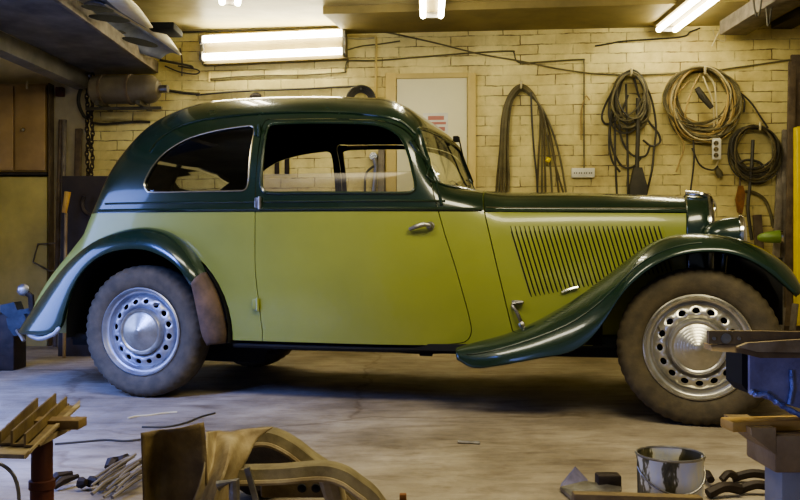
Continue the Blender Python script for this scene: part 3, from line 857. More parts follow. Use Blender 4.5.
ceil_lamp(W(432, 15, 5.75), W(433, -30, 4.75), .12, 'short twin tube lamp at the top edge of the ceiling centre, lit')
ceil_lamp(WZ(666, 29, 2.36), WZ(718, -12, 2.36), .12, 'twin tube lamp slanting across the upper right ceiling, lit')
ceil_lamp(W(230, 2, 5.5), W(228, -30, 4.9), .10, 'twin tube lamp barely in view above the wall lamp at the top edge')

def cable(pts, r, m, label, cat='cable', name='cable', group=None, seg=6, off=.012, n=8):
    P = [WP(p[0], p[1], p[2] if len(p) > 2 else off) for p in pts]
    o = MB().tube(cr(P, n), r, seg).build(name, M[m], loc=P[0])
    return tag(o, label, cat, group)
cable([(196, 95), (230, 92), (262, 90.5), (312, 88.5), (350, 86.5), (362, 87)], .008, 'cabledark', 'dark cable sagging along the wall just above the car roof')
cable([(346, 35.5), (365, 36), (373, 36), (376, 39), (376, 60), (376, 80), (376, 101)], .010, 'creamtrim', 'cream painted conduit running from the wall lamp down behind the car roof', 'pipe', 'conduit')
cable([(210, 79), (250, 76), (300, 75), (342, 72.5), (345, 70), (347, 62), (352, 60.5), (375, 60.5), (420, 57), (470, 53), (510, 51), (514, 53), (516, 60), (522, 63), (540, 62), (580, 59.5), (584, 62), (584, 80), (584, 130), (584, 168)], .006, 'cableolive', 'olive cable stapled across the wall and dropping to the socket strip')
cable([(384, 32), (400, 35), (440, 44), (480, 54), (520, 61), (560, 69), (600, 74), (650, 74.5), (700, 72), (740, 67), (795, 59)], .006, 'cableolive', 'long straight cable sloping down from the ceiling lamp and on along the wall')
cable([(347, 38), (360, 39), (374, 38)], .006, 'cablecream', 'short cream cable between wall lamp and conduit')
cable([(347, 50), (362, 46), (380, 44), (400, 41)], .005, 'cableolive', 'thin cable leaving the right end of the wall lamp')
cable([(209, 72), (209, 82)], .012, 'creamtrim', 'small cream cable clamp under the left end of the wall lamp', 'bracket', 'cable_clamp')
cable([(590, 100), (586, 96), (583, 104), (581, 115), (581, 140)], .006, 'cabletan', 'tan cable end hanging beside the drop to the socket strip')
cable([(595, 46), (610, 43.5), (625, 41), (680, 37), (690, 32), (700, 28)], .006, 'cabledark', 'dark cable along the upper wall towards the slanting ceiling lamp')
cable([(712, 46, .04), (718, 34, .1), (725, 18, .1), (727, 10, .15)], .006, 'cablecream', 'cream wire dangling from the ceiling right of the slanting lamp')
cable([(713, 30, .1), (716, 38, .05), (725, 40, .05), (722, 20, .1)], .005, 'cablecream', 'thin cream wire loop hanging by the joist')

for pts, l in (([(752, -20, .9), (754, 6, .9), (757, 16, .9), (760, 10, .9), (764, -20, .9)], 'thin wire loop dangling beside the joist, left of two'), ([(763, -24, .8), (767, 14, .8), (768, 26, .8), (771, 12, .8), (775, -24, .8)], 'thin wire loop dangling beside the joist, right of two')):
    cable(pts, .006, 'cabledark', l, 'wire', 'wire_loop')
# white board with cream frame and print
bd = thing('wall_panel', 'large cream white panel in a yellow frame on the back wall behind the windscreen', 'panel', WP(431, 200, .0))
def wbox(x0, y0, x1, y1, o0, o1, m, name, parent=None, bev=.003):
    p = [WP(x0, y1, o0), WP(x1, y1, o0), WP(x1, y0, o0), WP(x0, y0, o0)]
    # make it a true rectangle on the wall
    z0, z1 = (p[0].z+p[1].z)/2, (p[2].z+p[3].z)/2
    c = (p[0]+p[1]+p[2]+p[3])/4+nrm*(o1-o0)/2; L = (Vector((p[1].x, p[1].y, 0))-Vector((p[0].x, p[0].y, 0))).length
    mb = MB().box((c.x, c.y, (z0+z1)/2), (L, o1-o0, z1-z0), Matrix.Rotation(ang, 3, 'Z'), bev=bev)
    return mb
wbox(397, 79, 467, 300, .005, .03, 'cream', '').build('board', M['cream'], bd)
fr = wbox(467.5, 74, 476, 300, .005, .04, '', ''); f2 = wbox(390, 74, 467.5, 79, .005, .04, '', ''); fr.add(f2.v, f2.f)
f2 = wbox(386, 74, 396.5, 300, .005, .04, '', ''); fr.add(f2.v, f2.f)
fr.build('frame', M['creamtrim'], bd)
po = thing('poster', 'small sheet with a faded red and white print stuck on the cream panel', 'poster', WP(436, 124, .032))
wbox(423, 113, 448, 134, .031, .034, '', '', bev=0).build('sheet', M['white'], po)
pr_ = wbox(428, 116, 444, 120, .034, .0355, '', '', bev=0); 
for r in ((427, 122, 446, 124.5), (430, 127, 445, 131)):
    f2 = wbox(*r, .034, .0355, '', '', bev=0); pr_.add(f2.v, f2.f)
pr_.build('print', M['redlens'], po)

# hanging hose loops
def hang(pts_list, r, m, name, label, cat, hook, group=None, mats=None):
    t = thing(name, label, cat, WP(*hook, .02), group)
    g = MB()
    for i, pts in enumerate(pts_list):
        P = [WP(p[0], p[1], p[2] if len(p) > 2 else .03+.008*(i % 4)) for p in pts]
        g.tube(cr(P, 8), r, 6, m=(i % len(m)))
    g.build('coil' if 'coil' in name else 'strands', [M[q] for q in m], t)
    hk = MB().tube(cr([WP(hook[0], hook[1]-4, .0), WP(hook[0], hook[1]+2, .07), WP(hook[0]+.5, hook[1]-5, .09)], 4), .008, 6)
    hk.build('hook', M['cablecream'], t)
    return t
loops = []
for i, (l_, r_) in enumerate(((496, 536), (498.5, 541), (501, 545), (503.5, 552), (506, 559), (508, 567))):
    loops.append([(l_-.5, 205), (l_+1, 180), (500+i*1.6, 150), (502+i*1.4, 120), (506+i*1.2, 102), (513+i*.9, 89.5+i*.8), (521, 85+i*1.1), (528-i*.3, 88+i*.9), (535+i*.2, 97+i*.8), (540+i*.8, 112), (r_*.45+543*.55, 135), (r_*.75+545*.25, 165), (r_+1, 205)])
hang(loops, .0088, ['rope', 'cableolive'], 'hanging_hose', 'bundle of olive brown hoses hung in a tall arch on the wall over the bonnet', 'hose', (521, 86))
cable([(531, 92, .06), (532, 120, .06), (534, 150, .06), (537, 180, .06), (538, 205, .06)], .008, 'cabledark', 'dark green hose hanging straight down inside the hose arch', 'hose', 'hanging_hose')
cable([(549, 135, .07), (553, 155, .07), (559, 178, .07), (567, 205, .06)], .008, 'rope', 'hose end leaning out to the right of the hose arch', 'hose', 'hanging_hose')
p_ = WP(548, 160, .09); tg = MB().box(p_, (.035, .02, .035), Matrix.Rotation(.4, 3, 'Y'), bev=.006)
tag(tg.build('cable_tag', M['yellow'], loc=p_), 'small bright yellow plug among the hanging hoses', 'plug')

# socket strip
ss = thing('socket_strip', 'white wall socket strip with dark holes above the bonnet', 'socket', WP(583, 173, .0))
wbox(571, 168.5, 594, 178, .0, .04, '', '').build('housing', M['white'], ss)
for i in range(4):
    c = WP(575.5+5*i, 173, .042); g = MB()
    for k in (-1, 1): g.lathe([(0, .001), (.005, .001), (.005, -.002)], c+alo*.008*k, nrm, 8)
    g.build('socket', M['black'], ss)

rnd = random.Random(3)
def coil(name, label, cx_, cy_, rx, ry, nl, mats, r, hook, jitter=.12, drop=0, seed=1, lo=.02, hi=.11, group=None, part='coil'):
    rn = random.Random(seed); t = thing(name, label, 'cable', WP(*hook, .02), group); g = MB()
    for i in range(nl):
        kx = rx*(1-rn.random()*.35); ky = ry*(1-rn.random()*.3); ox = rn.uniform(-1, 1)*rx*jitter
        a0 = rn.uniform(0, 6.28); o0 = lo+(hi-lo)*rn.random(); w1_, w2_ = rn.uniform(-.06, .06), rn.uniform(-.05, .05)
        pts = []
        for k in range(18):
            q = 2*math.pi*k/18
            rr_ = 1+w1_*math.sin(2*q+a0)+w2_*math.sin(3*q+a0*2)
            x = cx_+ox*max(0, math.sin(q)+.3)+kx*rr_*math.cos(q); y = cy_+(ry-ky)*-.9+ky*rr_*math.sin(q)+drop*max(0, math.sin(q))*rn.uniform(.6, 1)
            pts.append(WP(x, y, o0+.012*math.sin(q*2+a0)))
        g.tube(cr(pts, 3, True), r*rn.uniform(.8, 1.15), 5, closed=True, m=i % len(mats))
    g.build(part, [M[q] for q in mats], t)
    MB().tube(cr([WP(hook[0], hook[1]-3, .0), WP(hook[0], hook[1]+3, .10), WP(hook[0]+.5, hook[1]-5, .13)], 4), .009, 6).build('hook', M['cablecream'], t)
    return t
c1 = coil('cable_coil', 'tangled dark olive cable coil hanging left of the tan coils', 630, 103, 20, 31, 13, ['cableolive', 'cabledark', 'cableolive'], .008, (631, 73), .3, 0, 4)
g = MB()
for pts in ([(622, 78), (612, 92), (604, 108), (602, 118), (606, 124), (615, 121), (620, 112)], [(625, 76), (614, 100), (610, 130), (613, 150), (622, 166), (633, 167), (641, 158)],
            [(636, 76), (648, 90), (654, 110), (656, 130), (654, 150), (652, 170), (646, 195)], [(622, 80), (616, 110), (615, 150), (617, 195)], [(634, 78), (640, 100), (648, 120), (658, 133), (660, 142), (652, 146), (643, 140)],
            [(628, 95), (620, 120), (622, 140), (632, 155), (645, 156), (650, 146)], [(619, 90), (612, 115), (609, 140), (612, 160), (620, 172)], [(626, 84), (627, 130), (628, 170), (628, 195)]):
    P = [WP(p[0], p[1], .05) for p in pts]; g.tube(cr(P, 6), .0085, 6)
g.build('loose_strands', M['cabledark'], c1)
c2 = coil('cable_coil', 'large round coil of tan and cream cable hanging over the white socket block', 702, 105, 39, 38, 36, ['cabletan', 'cableolive', 'cablecream', 'cableolive', 'cabletan'], .0068, (705, 71), .12, 0, 8)
g = MB()
for pts, m in (([(700, 74), (692, 90), (686, 110), (685, 130), (690, 137)], 0), ([(706, 73), (714, 84), (716, 100), (717, 120), (718, 140)], 1), ([(690, 80), (676, 96), (670, 112), (676, 130), (684, 145), (680, 160), (676, 172)], 0),
            ([(716, 74), (730, 86), (742, 94), (752, 104), (760, 116), (768, 128)], 2), ([(720, 76), (736, 90), (744, 100), (744, 112)], 2), ([(693, 135), (694, 160), (690, 195)], 2), ([(703, 76), (712, 100), (714, 125), (712, 140)], 1), ([(692, 148), (700, 165), (712, 170), (718, 166)], 2)):
    g.tube(cr([WP(p[0], p[1], .08) for p in pts], 6), .0065, 6, m=m)
g.build('loose_strands', [M['cabletan'], M['cablecream'], M['cabledark']], c2)
MB().tube([WP(697, 88, .12), WP(702, 96, .13), WP(712, 108, .13)], [.02, .026, .018], 10).build('connector', M['cabledark'], c2)
c3 = coil('wire_coil', 'round coil of dark rusty wire hanging low at the right of the wall', 755, 155, 28, 29, 30, ['cableolive', 'rope', 'cabledark'], .0055, (760, 127), .06, 0, 12)
g = MB().tube(cr([WP(p[0], p[1], .07) for p in [(738, 163), (744, 173), (755, 178), (764, 172), (760, 163), (748, 160), (738, 163)]], 6), .010, 6)
g.tube(cr([WP(p[0], p[1], .08) for p in [(753, 140), (752, 160), (750, 185), (748, 210), (752, 240)]], 6), .012, 6)
g.build('loose_strands', M['cabledark'], c3)
# power strip hanging
ps = thing('power_strip', 'white three-way socket block hanging under the tan cable coil', 'socket', WP(716, 149, .02))
wbox(711.5, 138.5, 720.5, 160, .09, .12, '', '', bev=.010).build('housing', M['white'], ps)
for i in range(3):
    MB().lathe([(.018, .0), (.018, .004), (.012, .002), (0, .001)], WP(716, 143.3+6*i, .121), nrm, 14).build('socket', M['fixture'], ps)
    g = MB()
    for k in (-1, 1): g.lathe([(0, .003), (.0045, .003)], WP(716, 143.3+6*i, .123)+alo*.009*k, nrm, 8)
    g.build('socket_hole', M['black'], ps)
pg = thing('plug', 'dark cable plug hanging under the white socket block', 'plug', WP(719, 174, .05))
MB().tube([WP(716, 168, .06), WP(719, 173, .06), WP(721, 177, .06)], [.018, .026, .022], 12).build('body', M['cableolive'], pg)
MB().tube([WP(719, 160, .06), WP(717, 164, .06), WP(716, 168, .06)], .006, 6).build('cord', M['cablecream'], pg)
# brush-like dark tool
br = thing('hand_brush', 'long handled dark brush hanging head down behind the bonnet', 'brush', WP(636, 195, .03))
MB().tube([WP(638, 98, .10), WP(638, 130, .10), WP(637, 168, .09)], .016, 8).build('handle', M['cabledark'], br)
MB().prism([WP(633, 168, .06), WP(641, 168, .06), WP(646, 186, .06), WP(645, 205, .06), WP(629, 205, .06), WP(629, 186, .06)], nrm*.05).build('head', M['cabledark'], br)
# rusty scoop
rs = thing('rusty_scoop', 'small rust orange scoop hanging above the headlamp', 'tool', WP(740, 200, .02))
M['orangerust'] = mat('orange_rust', (.28, .12, .035), .8, 0, (.14, .06, .02), 20)
MB().prism([WP(738, 186, .03), WP(742, 186, .03), WP(744, 194, .03), WP(743, 204, .03), WP(741, 214, .03), WP(737, 212, .03), WP(735, 200, .03)], nrm*.03).build('blade', M['orangerust'], rs)
MB().tube([WP(740, 176, .03), WP(740, 187, .04)], .008, 8).build('handle', M['plankbrown'], rs)
cable([(741, 192, .03), (752, 192, .03), (764, 199, .03), (770, 212, .03), (774, 228, .03)], .012, 'cableolive', 'stiff curved hose on the wall between scoop and planks', 'hose', 'hose_piece')
# bullet lamp on bracket
bl = thing('bullet_lamp', 'small pale green bullet lamp with bright rim near the right planks', 'lamp', WP(772, 236, .35))
ax_ = Vector((1, -.25, .06)).normalized(); c = WP(780, 236.5, .35)
MB().lathe([(.045*math.sin(q)**.8 if q > 0 else 0, -math.cos(q)*.15) for q in np.linspace(0, math.pi/2, 10)], c, ax_, 20).build('shell', M['greenlamp'], bl)
MB().lathe([(.043, 0), (.047, .002), (.047, .014), (.036, .018), (0, .022)], c, ax_, 20).build('rim', M['chrome'], bl)
MB().tube([c-ax_*.06, WP(778, 239, .0)], .010, 8).build('bracket', M['steel'], bl)

# planks at right
def plank(x0, y0, x1, y1, w, o, m, label, name='plank', cat='plank', group='planks leaning on the wall at the right', th=.03):
    a = WP(x0, y0, .02); b = WP(x1, y1, .02+o); b.z = max(b.z, .0)
    d = (a-b).normalized()
    mb = MB().beam(b, a, w, th, up=nrm, bev=.003)
    return tag(mb.build(name, M[m], loc=b), label, cat, group)
plank(785, 130, 781, 344, .04, .25, 'woodgrey', 'narrow grey brown plank leaning left of the yellow post')
plank(792, 62, 788, 346, .05, .30, 'plankbrown', 'tall brown plank leaning right beside the yellow post')
plank(798, 55, 800, 345, .10, .12, 'plankbrown', 'broad brown plank at the far right edge of the wall')
plank(781, 150, 772, 344, .045, .35, 'woodgrey', 'short pale plank with its foot furthest left of the leaning planks')
plank(757, 215, 766, 345, .06, .1, 'plankbrown', 'short brown board standing behind the headlamp', group=None)
yp = MB(); a = W(795, 345, 4.75); a = Vector((a.x+.06, a.y, 0)); zt_ = W(0, 127, 4.75).z; yp.box((a.x, a.y, zt_/2), (.12, .05, zt_), bev=.006)
tag(yp.build('yellow_post', M['yellow'], loc=a), 'bright yellow painted post at the right edge of the photo', 'post')
for i in range(5):
    a = W(779+4*i, 331, 4.3); b = W(788+3.5*i, 300+4*(i % 2), 4.5); a.z = .15
    b_ = MB().beam(a, b, .022, .022, bev=.003)
# crate of offcuts behind the front wheel
oc = thing('offcut_crate', 'low dark wooden crate holding offcuts behind the front tyre', 'crate', W(800, 372, 4.55))
base = W(800, 372, 4.55); base.z = 0
oc.location = base
g = MB()
for dx, dy, sx, sy in ((0, -.15, .4, .02), (0, .15, .4, .02), (-.2, 0, .02, .3), (.2, 0, .02, .3)): g.box((base.x+dx, base.y+dy, .16), (sx, sy, .32))
g.box((base.x, base.y, .012), (.4, .3, .02)); g.build('box', M['plankbrown'], oc)
for i in range(6):
    a = Vector((base.x-.13+.05*i, base.y-.02*(i % 3), .03)); b = a+Vector((.05+.01*i, .03, .40+.02*(i % 3)))
    tag(MB().beam(a, b, .028, .022, bev=.002).build('offcut', M['woodgrey'], loc=a), 'thin wooden offcut sticking up from the dark crate behind the front tyre', 'offcut', 'offcuts in the crate')

# coiled hose and bits above the roof
hc_ = thing('hose_coil', 'small coil of dark hose on the wall just above the car roof', 'hose', WP(361, 97, .02))
g = MB()
for r in (14, 12, 10, 8.5): g.tube(cr([WP(361+r*math.cos(q), 100+r*1.0*math.sin(q), .04+.004*r) for q in [2*math.pi*k/16 for k in range(16)]], 3, True), .010, 6, closed=True)
g.build('coil', M['cabledark'], hc_)
MB().tube([WP(361, 86, 0), WP(361, 89, .12)], .008, 6).build('hook', M['steel'], hc_)
hb = thing('round_cap', 'small dark round cap on the wall above the roof left of the hose coil', 'cap', WP(256, 98, .0))
MB().lathe([(0, .04), (.03, .038), (.05, .02), (.055, 0)], WP(256, 99.5, .0), nrm, 18).build('cap', M['darkwood'], hb)
# wall tap / reflector and boards seen through the car
for x, l in ((277, 'dark strap on the wall, left one seen through the door window'), (287, 'dark strap on the wall, right one seen through the door window')):
    b_ = wbox(x-2, 148, x+2.5, 174, .0, .02, '', ''); tag(b_.build('wall_strap', M['rustdark'], loc=WP(x, 161, 0)), l, 'strap')
tp_ = thing('water_tap', 'steel tap with hanging hose on the wall, seen through the far door window', 'tap', WP(374, 158, 0))
MB().lathe([(0, .05), (.03, .05), (.035, .02), (.03, 0)], WP(374, 157, .0), nrm, 14).build('valve', M['chrome'], tp_)
MB().tube([WP(374, 158, .06), WP(376, 166, .06), WP(374, 190, .05), WP(373, 220, .05)], .016, 8).build('pipe', M['steel'], tp_)
MB().tube(cr([WP(374, 166, .06), WP(367, 172, .06), (WP(365, 185, .06)), WP(366, 215, .06)], 5), .009, 8).build('hose', M['cabledark'], tp_)
g = wbox(379, 150, 385, 300, .0, .06, '', ''); tag(g.build('wall_batten', M['woodgrey'], loc=WP(382, 300, 0)), 'grey upright batten left of the cream panel', 'batten')

# ------------------------------------------------------------------ left side: shelf, bonnets, tank, cabinets
sh_ = thing('loft_shelf', 'wide grey loft shelf with a wooden edge board running along the left wall', 'shelf', (-2.15, 5.0, 2.11))
MB().prism([(-2.42, 6.66, 2.12), (-1.90, 6.62, 2.12), (-1.93, 3.6, 2.12), (-2.62, 3.6, 2.12)], (0, 0, .02)).build('shelf_board', M['shelfunder'], sh_)
MB().beam((-1.89, 6.60, 2.165), (-1.92, 3.6, 2.165), .03, .09, bev=.003).build('edge_board', M['woodgrey'], sh_)
tag(MB().beam((-2.47, 6.66, 2.06), (-2.70, 3.6, 2.06), .12, .12, bev=.004).build('wall_beam', M['beam'], loc=(-2.5, 5, 2.06)), 'grey painted beam carrying the back of the loft shelf', 'beam')
tag(MB().beam((-2.62, 6.70, 2.13), (-2.95, 3.6, 2.13), .22, .05, bev=.004).build('wall_beam', M['beam'], loc=(-2.8, 5, 2.13)), 'flat grey board between the shelf beam and the left wall', 'beam')
def stored(label, outer, inner, crest, slots, loc):
    t = thing('stored_bonnet', label, 'car panel', loc, 'blue bonnets stored on the loft shelf')
    O = [W(*q) for q in outer]; I = [W(*q) for q in inner]; rows = []
    for o_, i_ in zip(cr(O, 6), cr(I, 6)):
        o_, i_ = Vector(o_), Vector(i_); rows.append([o_+(i_-o_)*k+Vector((0, 0, .035*math.sin(k*math.pi))) for k in np.linspace(0, 1, 7)])
    MB().grid(rows).build('skin', M['bonnet'], t, solid=.010)
    C_ = cr([W(*q) for q in crest], 6)
    MB().grid([[Vector(q) for q in cr(O, 6)], [(Vector(a)+Vector(b))/2+Vector((.012, 0, 0)) for a, b in zip(cr(O, 6), C_)], [Vector(q) for q in C_]]).build('edge_flange', M['lamplitcream'], t, solid=.008)
    for x0, y0, x1, y1, Y, hh in slots:
        a, b = W(x0, y0, Y), W(x1, y1, Y+.25); d_ = b-a; pp = []
        n_ = Vector((0, .0, 1))
        for k in range(20):
            q = 2*math.pi*k/20; pp.append((a+b)/2+d_*.5*math.cos(q)+n_*hh*Y/F*math.sin(q)*.5)
        MB().prism(pp, (0, .004, 0)).build('slot', M['black'], t)
stored('lower blue grey car bonnet with dark slots and cream edge on the loft shelf', [(104, 4, 5.1), (112, 10, 5.3), (130, 21, 5.7), (145, 30, 6.0), (162, 42, 6.15), (180, 55, 6.35)], [(76, 10, 5.1), (85, 20, 5.35), (105, 34, 5.7), (120, 44, 6.0), (140, 53, 6.15), (160, 59, 6.35)],
       [(104, 4, 5.1), (112, 9, 5.3), (131, 19, 5.7), (152, 24, 6.0), (168, 36, 6.15), (180, 54, 6.35)], [(122, 38, 158, 46, 5.75, 7), (112, 31, 126, 33, 5.6, 4)], (-1.8, 5.6, 2.2))
stored('upper blue grey car bonnet with a cream edge, stacked on the other one', [(84, -20, 4.5), (95, -10, 4.7), (107, 0, 5.0), (122, 12, 5.35), (148, 28, 5.95)], [(50, -16, 4.5), (60, -6, 4.75), (72, 4, 5.0), (88, 14, 5.35), (120, 31, 5.95)],
       [(106, -26, 4.5), (118, -14, 4.7), (130, -1, 5.0), (141, 10, 5.35), (153, 27, 5.95)], [(81, 6, 114, 11, 4.9, 6), (88, 16, 130, 21, 5.1, 7)], (-1.8, 5.2, 2.3))
bx_ = W(166, 30, 6.1); tag(MB().box(bx_, (.18, .25, .05), bev=.01).build('black_box', M['black'], loc=bx_), 'black box under the ceiling beside the stacked bonnets', 'box')
# tank
tk = thing('storage_tank', 'brown grey cylinder tank lying under the loft shelf by the back wall', 'tank', W(127, 90, 6.35))
a = W(93, 90, 6.4); b = W(155, 89, 6.35); rad_ = 14.2*6.4/F
dx_ = (b-a); L = dx_.length
MB().lathe([(0, -.02), (rad_*.6, -.015), (rad_*.95, .01), (rad_, .04), (rad_, L-.05), (rad_*.93, L-.01), (rad_*.6, L+.03), (0, L+.045)], a, dx_, 28).build('drum', M['tank'], tk)
for k in (.18, .62): MB().lathe([(rad_, -.012), (rad_+.008, -.01), (rad_+.008, .01), (rad_, .012)], a+dx_*k, dx_, 28).build('band', M['plankbrown'], tk)
MB().tube([b+dx_.normalized()*.03, b+dx_.normalized()*.10], .03, 12).build('neck', M['steel'], tk)
g = MB()
for k in (.15, .8): g.beam(a+dx_*k+Vector((0, .20, -rad_-.01)), a+dx_*k+Vector((0, -.12, -rad_-.01)), .03, .03)
g.beam(a+Vector((-.05, .0, -rad_-.035)), b+Vector((.05, 0, -rad_-.035)), .03, .02)
g.build('bracket', M['cabledark'], tk)
# bits on the wall between shelf and lamp
cable([(160, 60, .1), (175, 63, .1), (190, 66, .05), (193, 68, .05)], .010, 'cabledark', 'dark rod bundle sticking out over the shelf end', 'rod', 'iron_rod')
cable([(165, 66, .05), (180, 72, .05), (196, 74, .05), (198, 70, .05), (178, 66, .05)], .006, 'cabledark', 'bent wire hanging on the wall at the shelf end', 'wire', 'bent_wire')
cable([(180, 48, .05), (182, 60, .05), (182, 76, .05)], .006, 'plankbrown', 'short brown upright rod on the wall left of the wall lamp', 'rod', 'iron_rod')
cable([(165, 90, .04), (185, 93, .04), (200, 94, .03)], .012, 'cabledark', 'thick dark pipe leaving the tank to the right', 'pipe', 'tank_pipe')
cable([(93, 123, .03), (104, 124, .03), (118, 123, .03), (135, 122, .03), (150, 122, .03)], .010, 'cabledark', 'dark cable on the brick wall behind the car tail')
# chain
chn = thing('steel_chain', 'heavy rusty chain hanging in the left corner beside the tank', 'chain', WP(91, 80, .1))
g = MB()
for s_ in (0, 1):
    for i in range(26):
        x = 87.5+4.5*s_+.7*math.sin(i*.9+s_*2); y = 76+4.1*i; c = WP(x, y, .10+.05*s_)
        e1_ = alo if (i+s_) % 2 else nrm; pts = [c+e1_*.013*math.cos(q)+Vector((0, 0, 1))*.024*math.sin(q) for q in [2*math.pi*k/10 for k in range(10)]]
        g.tube(pts, .0055, 5, closed=True)
ch_ = g.build('links', M['rustdark'], chn); ch_['kind'] = 'stuff'
MB().tube([WP(90, 72, .0), WP(90, 76, .14)], .012, 8).build('hook', M['steel'], chn)
for pts, l in (([(83, 84), (79, 95), (79, 105), (84, 116), (88, 118)], 'black hose loop hanging left of the chain'),):
    cable([(x, y, .08) for x, y in pts], .014, 'cabledark', l, 'hose', 'hose_piece')
# cabinets
yc = 6.60
def fbox(x0, y0, x1, y1, Y, dep, bev=.004):
    a = W(x0, y1, Y); b = W(x1, y0, Y)
    return MB().box(((a.x+b.x)/2, Y+dep/2, (a.z+b.z)/2), (b.x-a.x, dep, b.z-a.z), bev=bev)
cb_ = thing('wall_cabinet', 'brown two-door wall cabinet at the left edge with a small knob', 'cabinet', W(10, 172, yc))
fbox(-28, 84, 46, 172, yc, .10).build('carcass', M['cabinet'], cb_)
d1 = fbox(-27, 86, 13, 170.5, yc-.02, .02).build('door', M['cabinet'], cb_); d2 = fbox(15, 86, 45, 170.5, yc-.02, .02).build('door', M['cabinet'], cb_)
c = W(24, 130, yc-.03); k_ = MB().lathe([(0, .03), (.014, .026), (.016, .012), (.007, 0)], c, (0, -1, 0), 14); k_.build('knob', M['brass'], cb_)
hg = MB().box(W(27, 85, yc-.03), (.012, .02, .06)); hg.build('latch', M['cablecream'], cb_)
tg = fbox(-28, 172.2, 47, 175, yc-.03, .13); tag(tg.build('cabinet_ledge', M['darkwood'], loc=W(5, 174, yc)), 'dark ledge between the brown cabinet and the olive cupboard', 'ledge')
cp_ = thing('olive_cupboard', 'tall worn olive yellow cupboard front standing under the brown cabinet', 'cupboard', (W(5, 330, yc).x, yc, 0))
bb = W(47, 176, yc); MB().box(((W(-28, 0, yc).x+bb.x)/2, yc+.05, bb.z/2-.003), (bb.x-W(-28, 0, yc).x, .10, bb.z-.006), bev=.004).build('carcass', M['olive'], cp_)
e_ = W(47.5, 200, yc-.01); MB().box((e_.x+.008, yc+.04, (W(47, 83, yc).z)/2), (.005, .10, W(47, 83, yc).z), bev=.001).build('side_edge', M['plankbrown'], cp_)
rb_ = wbox(58, 88, 65, 97, .016, .06, '', '')
tag(rb_.build('junction_box', M['redpost'], loc=WP(61, 92, .02)), 'small dark red box high on the wall left of the tank', 'box')
# poles and dark plank in the corner
def lean(x0, y0, x1, y1, w, m, label, name, cat, o=.25, o1=.03, th=.03, rnd_=False, group=None):
    a = WP(x0, y0, o1); b = WP(x1, y1, o); b.z = .01
    if rnd_: mb = MB().tube([b, a], w/2, 10)
    else: mb = MB().beam(b, a, w, th, up=nrm, bev=.002)
    return tag(mb.build(name, M[m], loc=b), label, cat, group)
lean(61, 120, 55, 345, .035, 'plankbrown', 'thin brown pole leaning in the corner beside the cabinet, left of two', 'wooden_pole', 'pole', rnd_=True)
lean(64.5, 120, 61, 345, .035, 'woodgrey', 'paler pole leaning in the corner, right of two', 'wooden_pole', 'pole', o=.3, rnd_=True)
lean(79, 129, 73, 345,   .05, 'plankbrown', 'narrow grey board leaning in the corner by the chain', 'corner_board', 'board', o=.3)
pa = MB(); p = [W(62, 176, 6.05), W(112, 176, 6.05), W(112, 334, 5.95), W(58, 334, 5.95)]
for i in (2, 3): p[i].z = .0
tag(pa.prism(p, (0, .04, 0)).build('brown_panel', M['darkwood'], loc=p[3]), 'dark brown sheet panel leaning against the wall behind the car tail', 'panel')
st_ = [W(69.5, 192, 5.93), W(66, 213, 5.93), W(64, 300, 5.85)]; st_[2].z = .0
tag(MB().tube([st_[2], st_[1]], .012, 8).build('yellow_stick', M['wood'], loc=st_[2]) , 'thin brown stick leaning on the dark brown panel', 'stick')
tag(MB().tube([st_[1]+Vector((0, -.03, 0)), st_[0]+Vector((0, -.03, 0))], [.018, .022], 10).build('wooden_handle', M['woodyellow'], loc=st_[1]), 'short yellow wooden handle against the dark brown panel', 'handle')  # plain stick of yellow wood, no blade
t_ = [(84, 196), (82, 203), (84, 211), (92, 216), (100, 212), (104, 204)]
tag(MB().tube(cr([W(x, y, 5.95) for x, y in t_], 5), .016, 6).build('old_hose', M['rustdark'], loc=W(84, 196, 5.95)), 'dark curved hose hanging on the brown panel behind the tail', 'hose')
wf = [W(x, y, 6.585) for x, y in [(59, 243), (38, 244), (33, 262), (50, 271), (58, 270)]]
tag(MB().tube(wf, .007, 6).build('bent_wire', M['steel'], loc=wf[0]), 'thin bent steel wire bracket sticking out beside the tail', 'wire')
# trailer coupling / vice on the floor at the far left
vc = thing('bench_vice', 'blue grey vice-like iron clamp with a round knob on the floor at the left edge', 'clamp', (W(15, 335, 5.2).x, 5.2, 0))
Yv = 5.2
M['steelblue'] = mat('dark_blue_iron', (.065, .075, .09), .45, .4, (.03, .034, .045), 14, .2)
def vb(x0, y0, x1, y1, dep=.12, dy=0, bev=.008): return fbox(x0, y0, x1, y1, Yv+dy, dep, bev)
MB().box((W(0, 0, Yv).x, Yv+.1, W(0, 314, Yv).z*.5+.0), (.16, .18, W(0, 314, Yv).z), bev=.01).build('base', M['rustdark'], vc)
b_ = MB().prism([W(0, 312, Yv), W(0, 305, Yv), W(14, 302, Yv), (W(17, 310, Yv)), W(30, 308, Yv), W(31, 315, Yv), W(12, 320, Yv)], (0, .1, 0)); b_.build('upper_jaw', M['steelblue'], vc)
b_ = MB().prism([W(6, 318, Yv-.04), W(24, 314, Yv-.04), W(27, 322, Yv-.04), W(23, 335, Yv-.04), W(14, 336, Yv-.04), W(8, 328, Yv-.04)], (0, .1, 0)); b_.build('lower_jaw', M['steelblue'], vc)
MB().tube([W(24, 291, Yv), W(31, 296, Yv), W(32, 310, Yv)], .02, 8).build('arm', M['rustdark'], vc)
MB().lathe([(0, .04), (.02, .037), (.035, .02), (.038, 0), (.03, -.02), (0, -.03)], W(24, 290, Yv), (-.8, -.5, .2), 18).build('knob', M['rimdull'], vc)
MB().tube([W(17, 330, Yv-.06), W(24, 341, Yv-.1)], .012, 8).build('screw', M['steel'], vc)

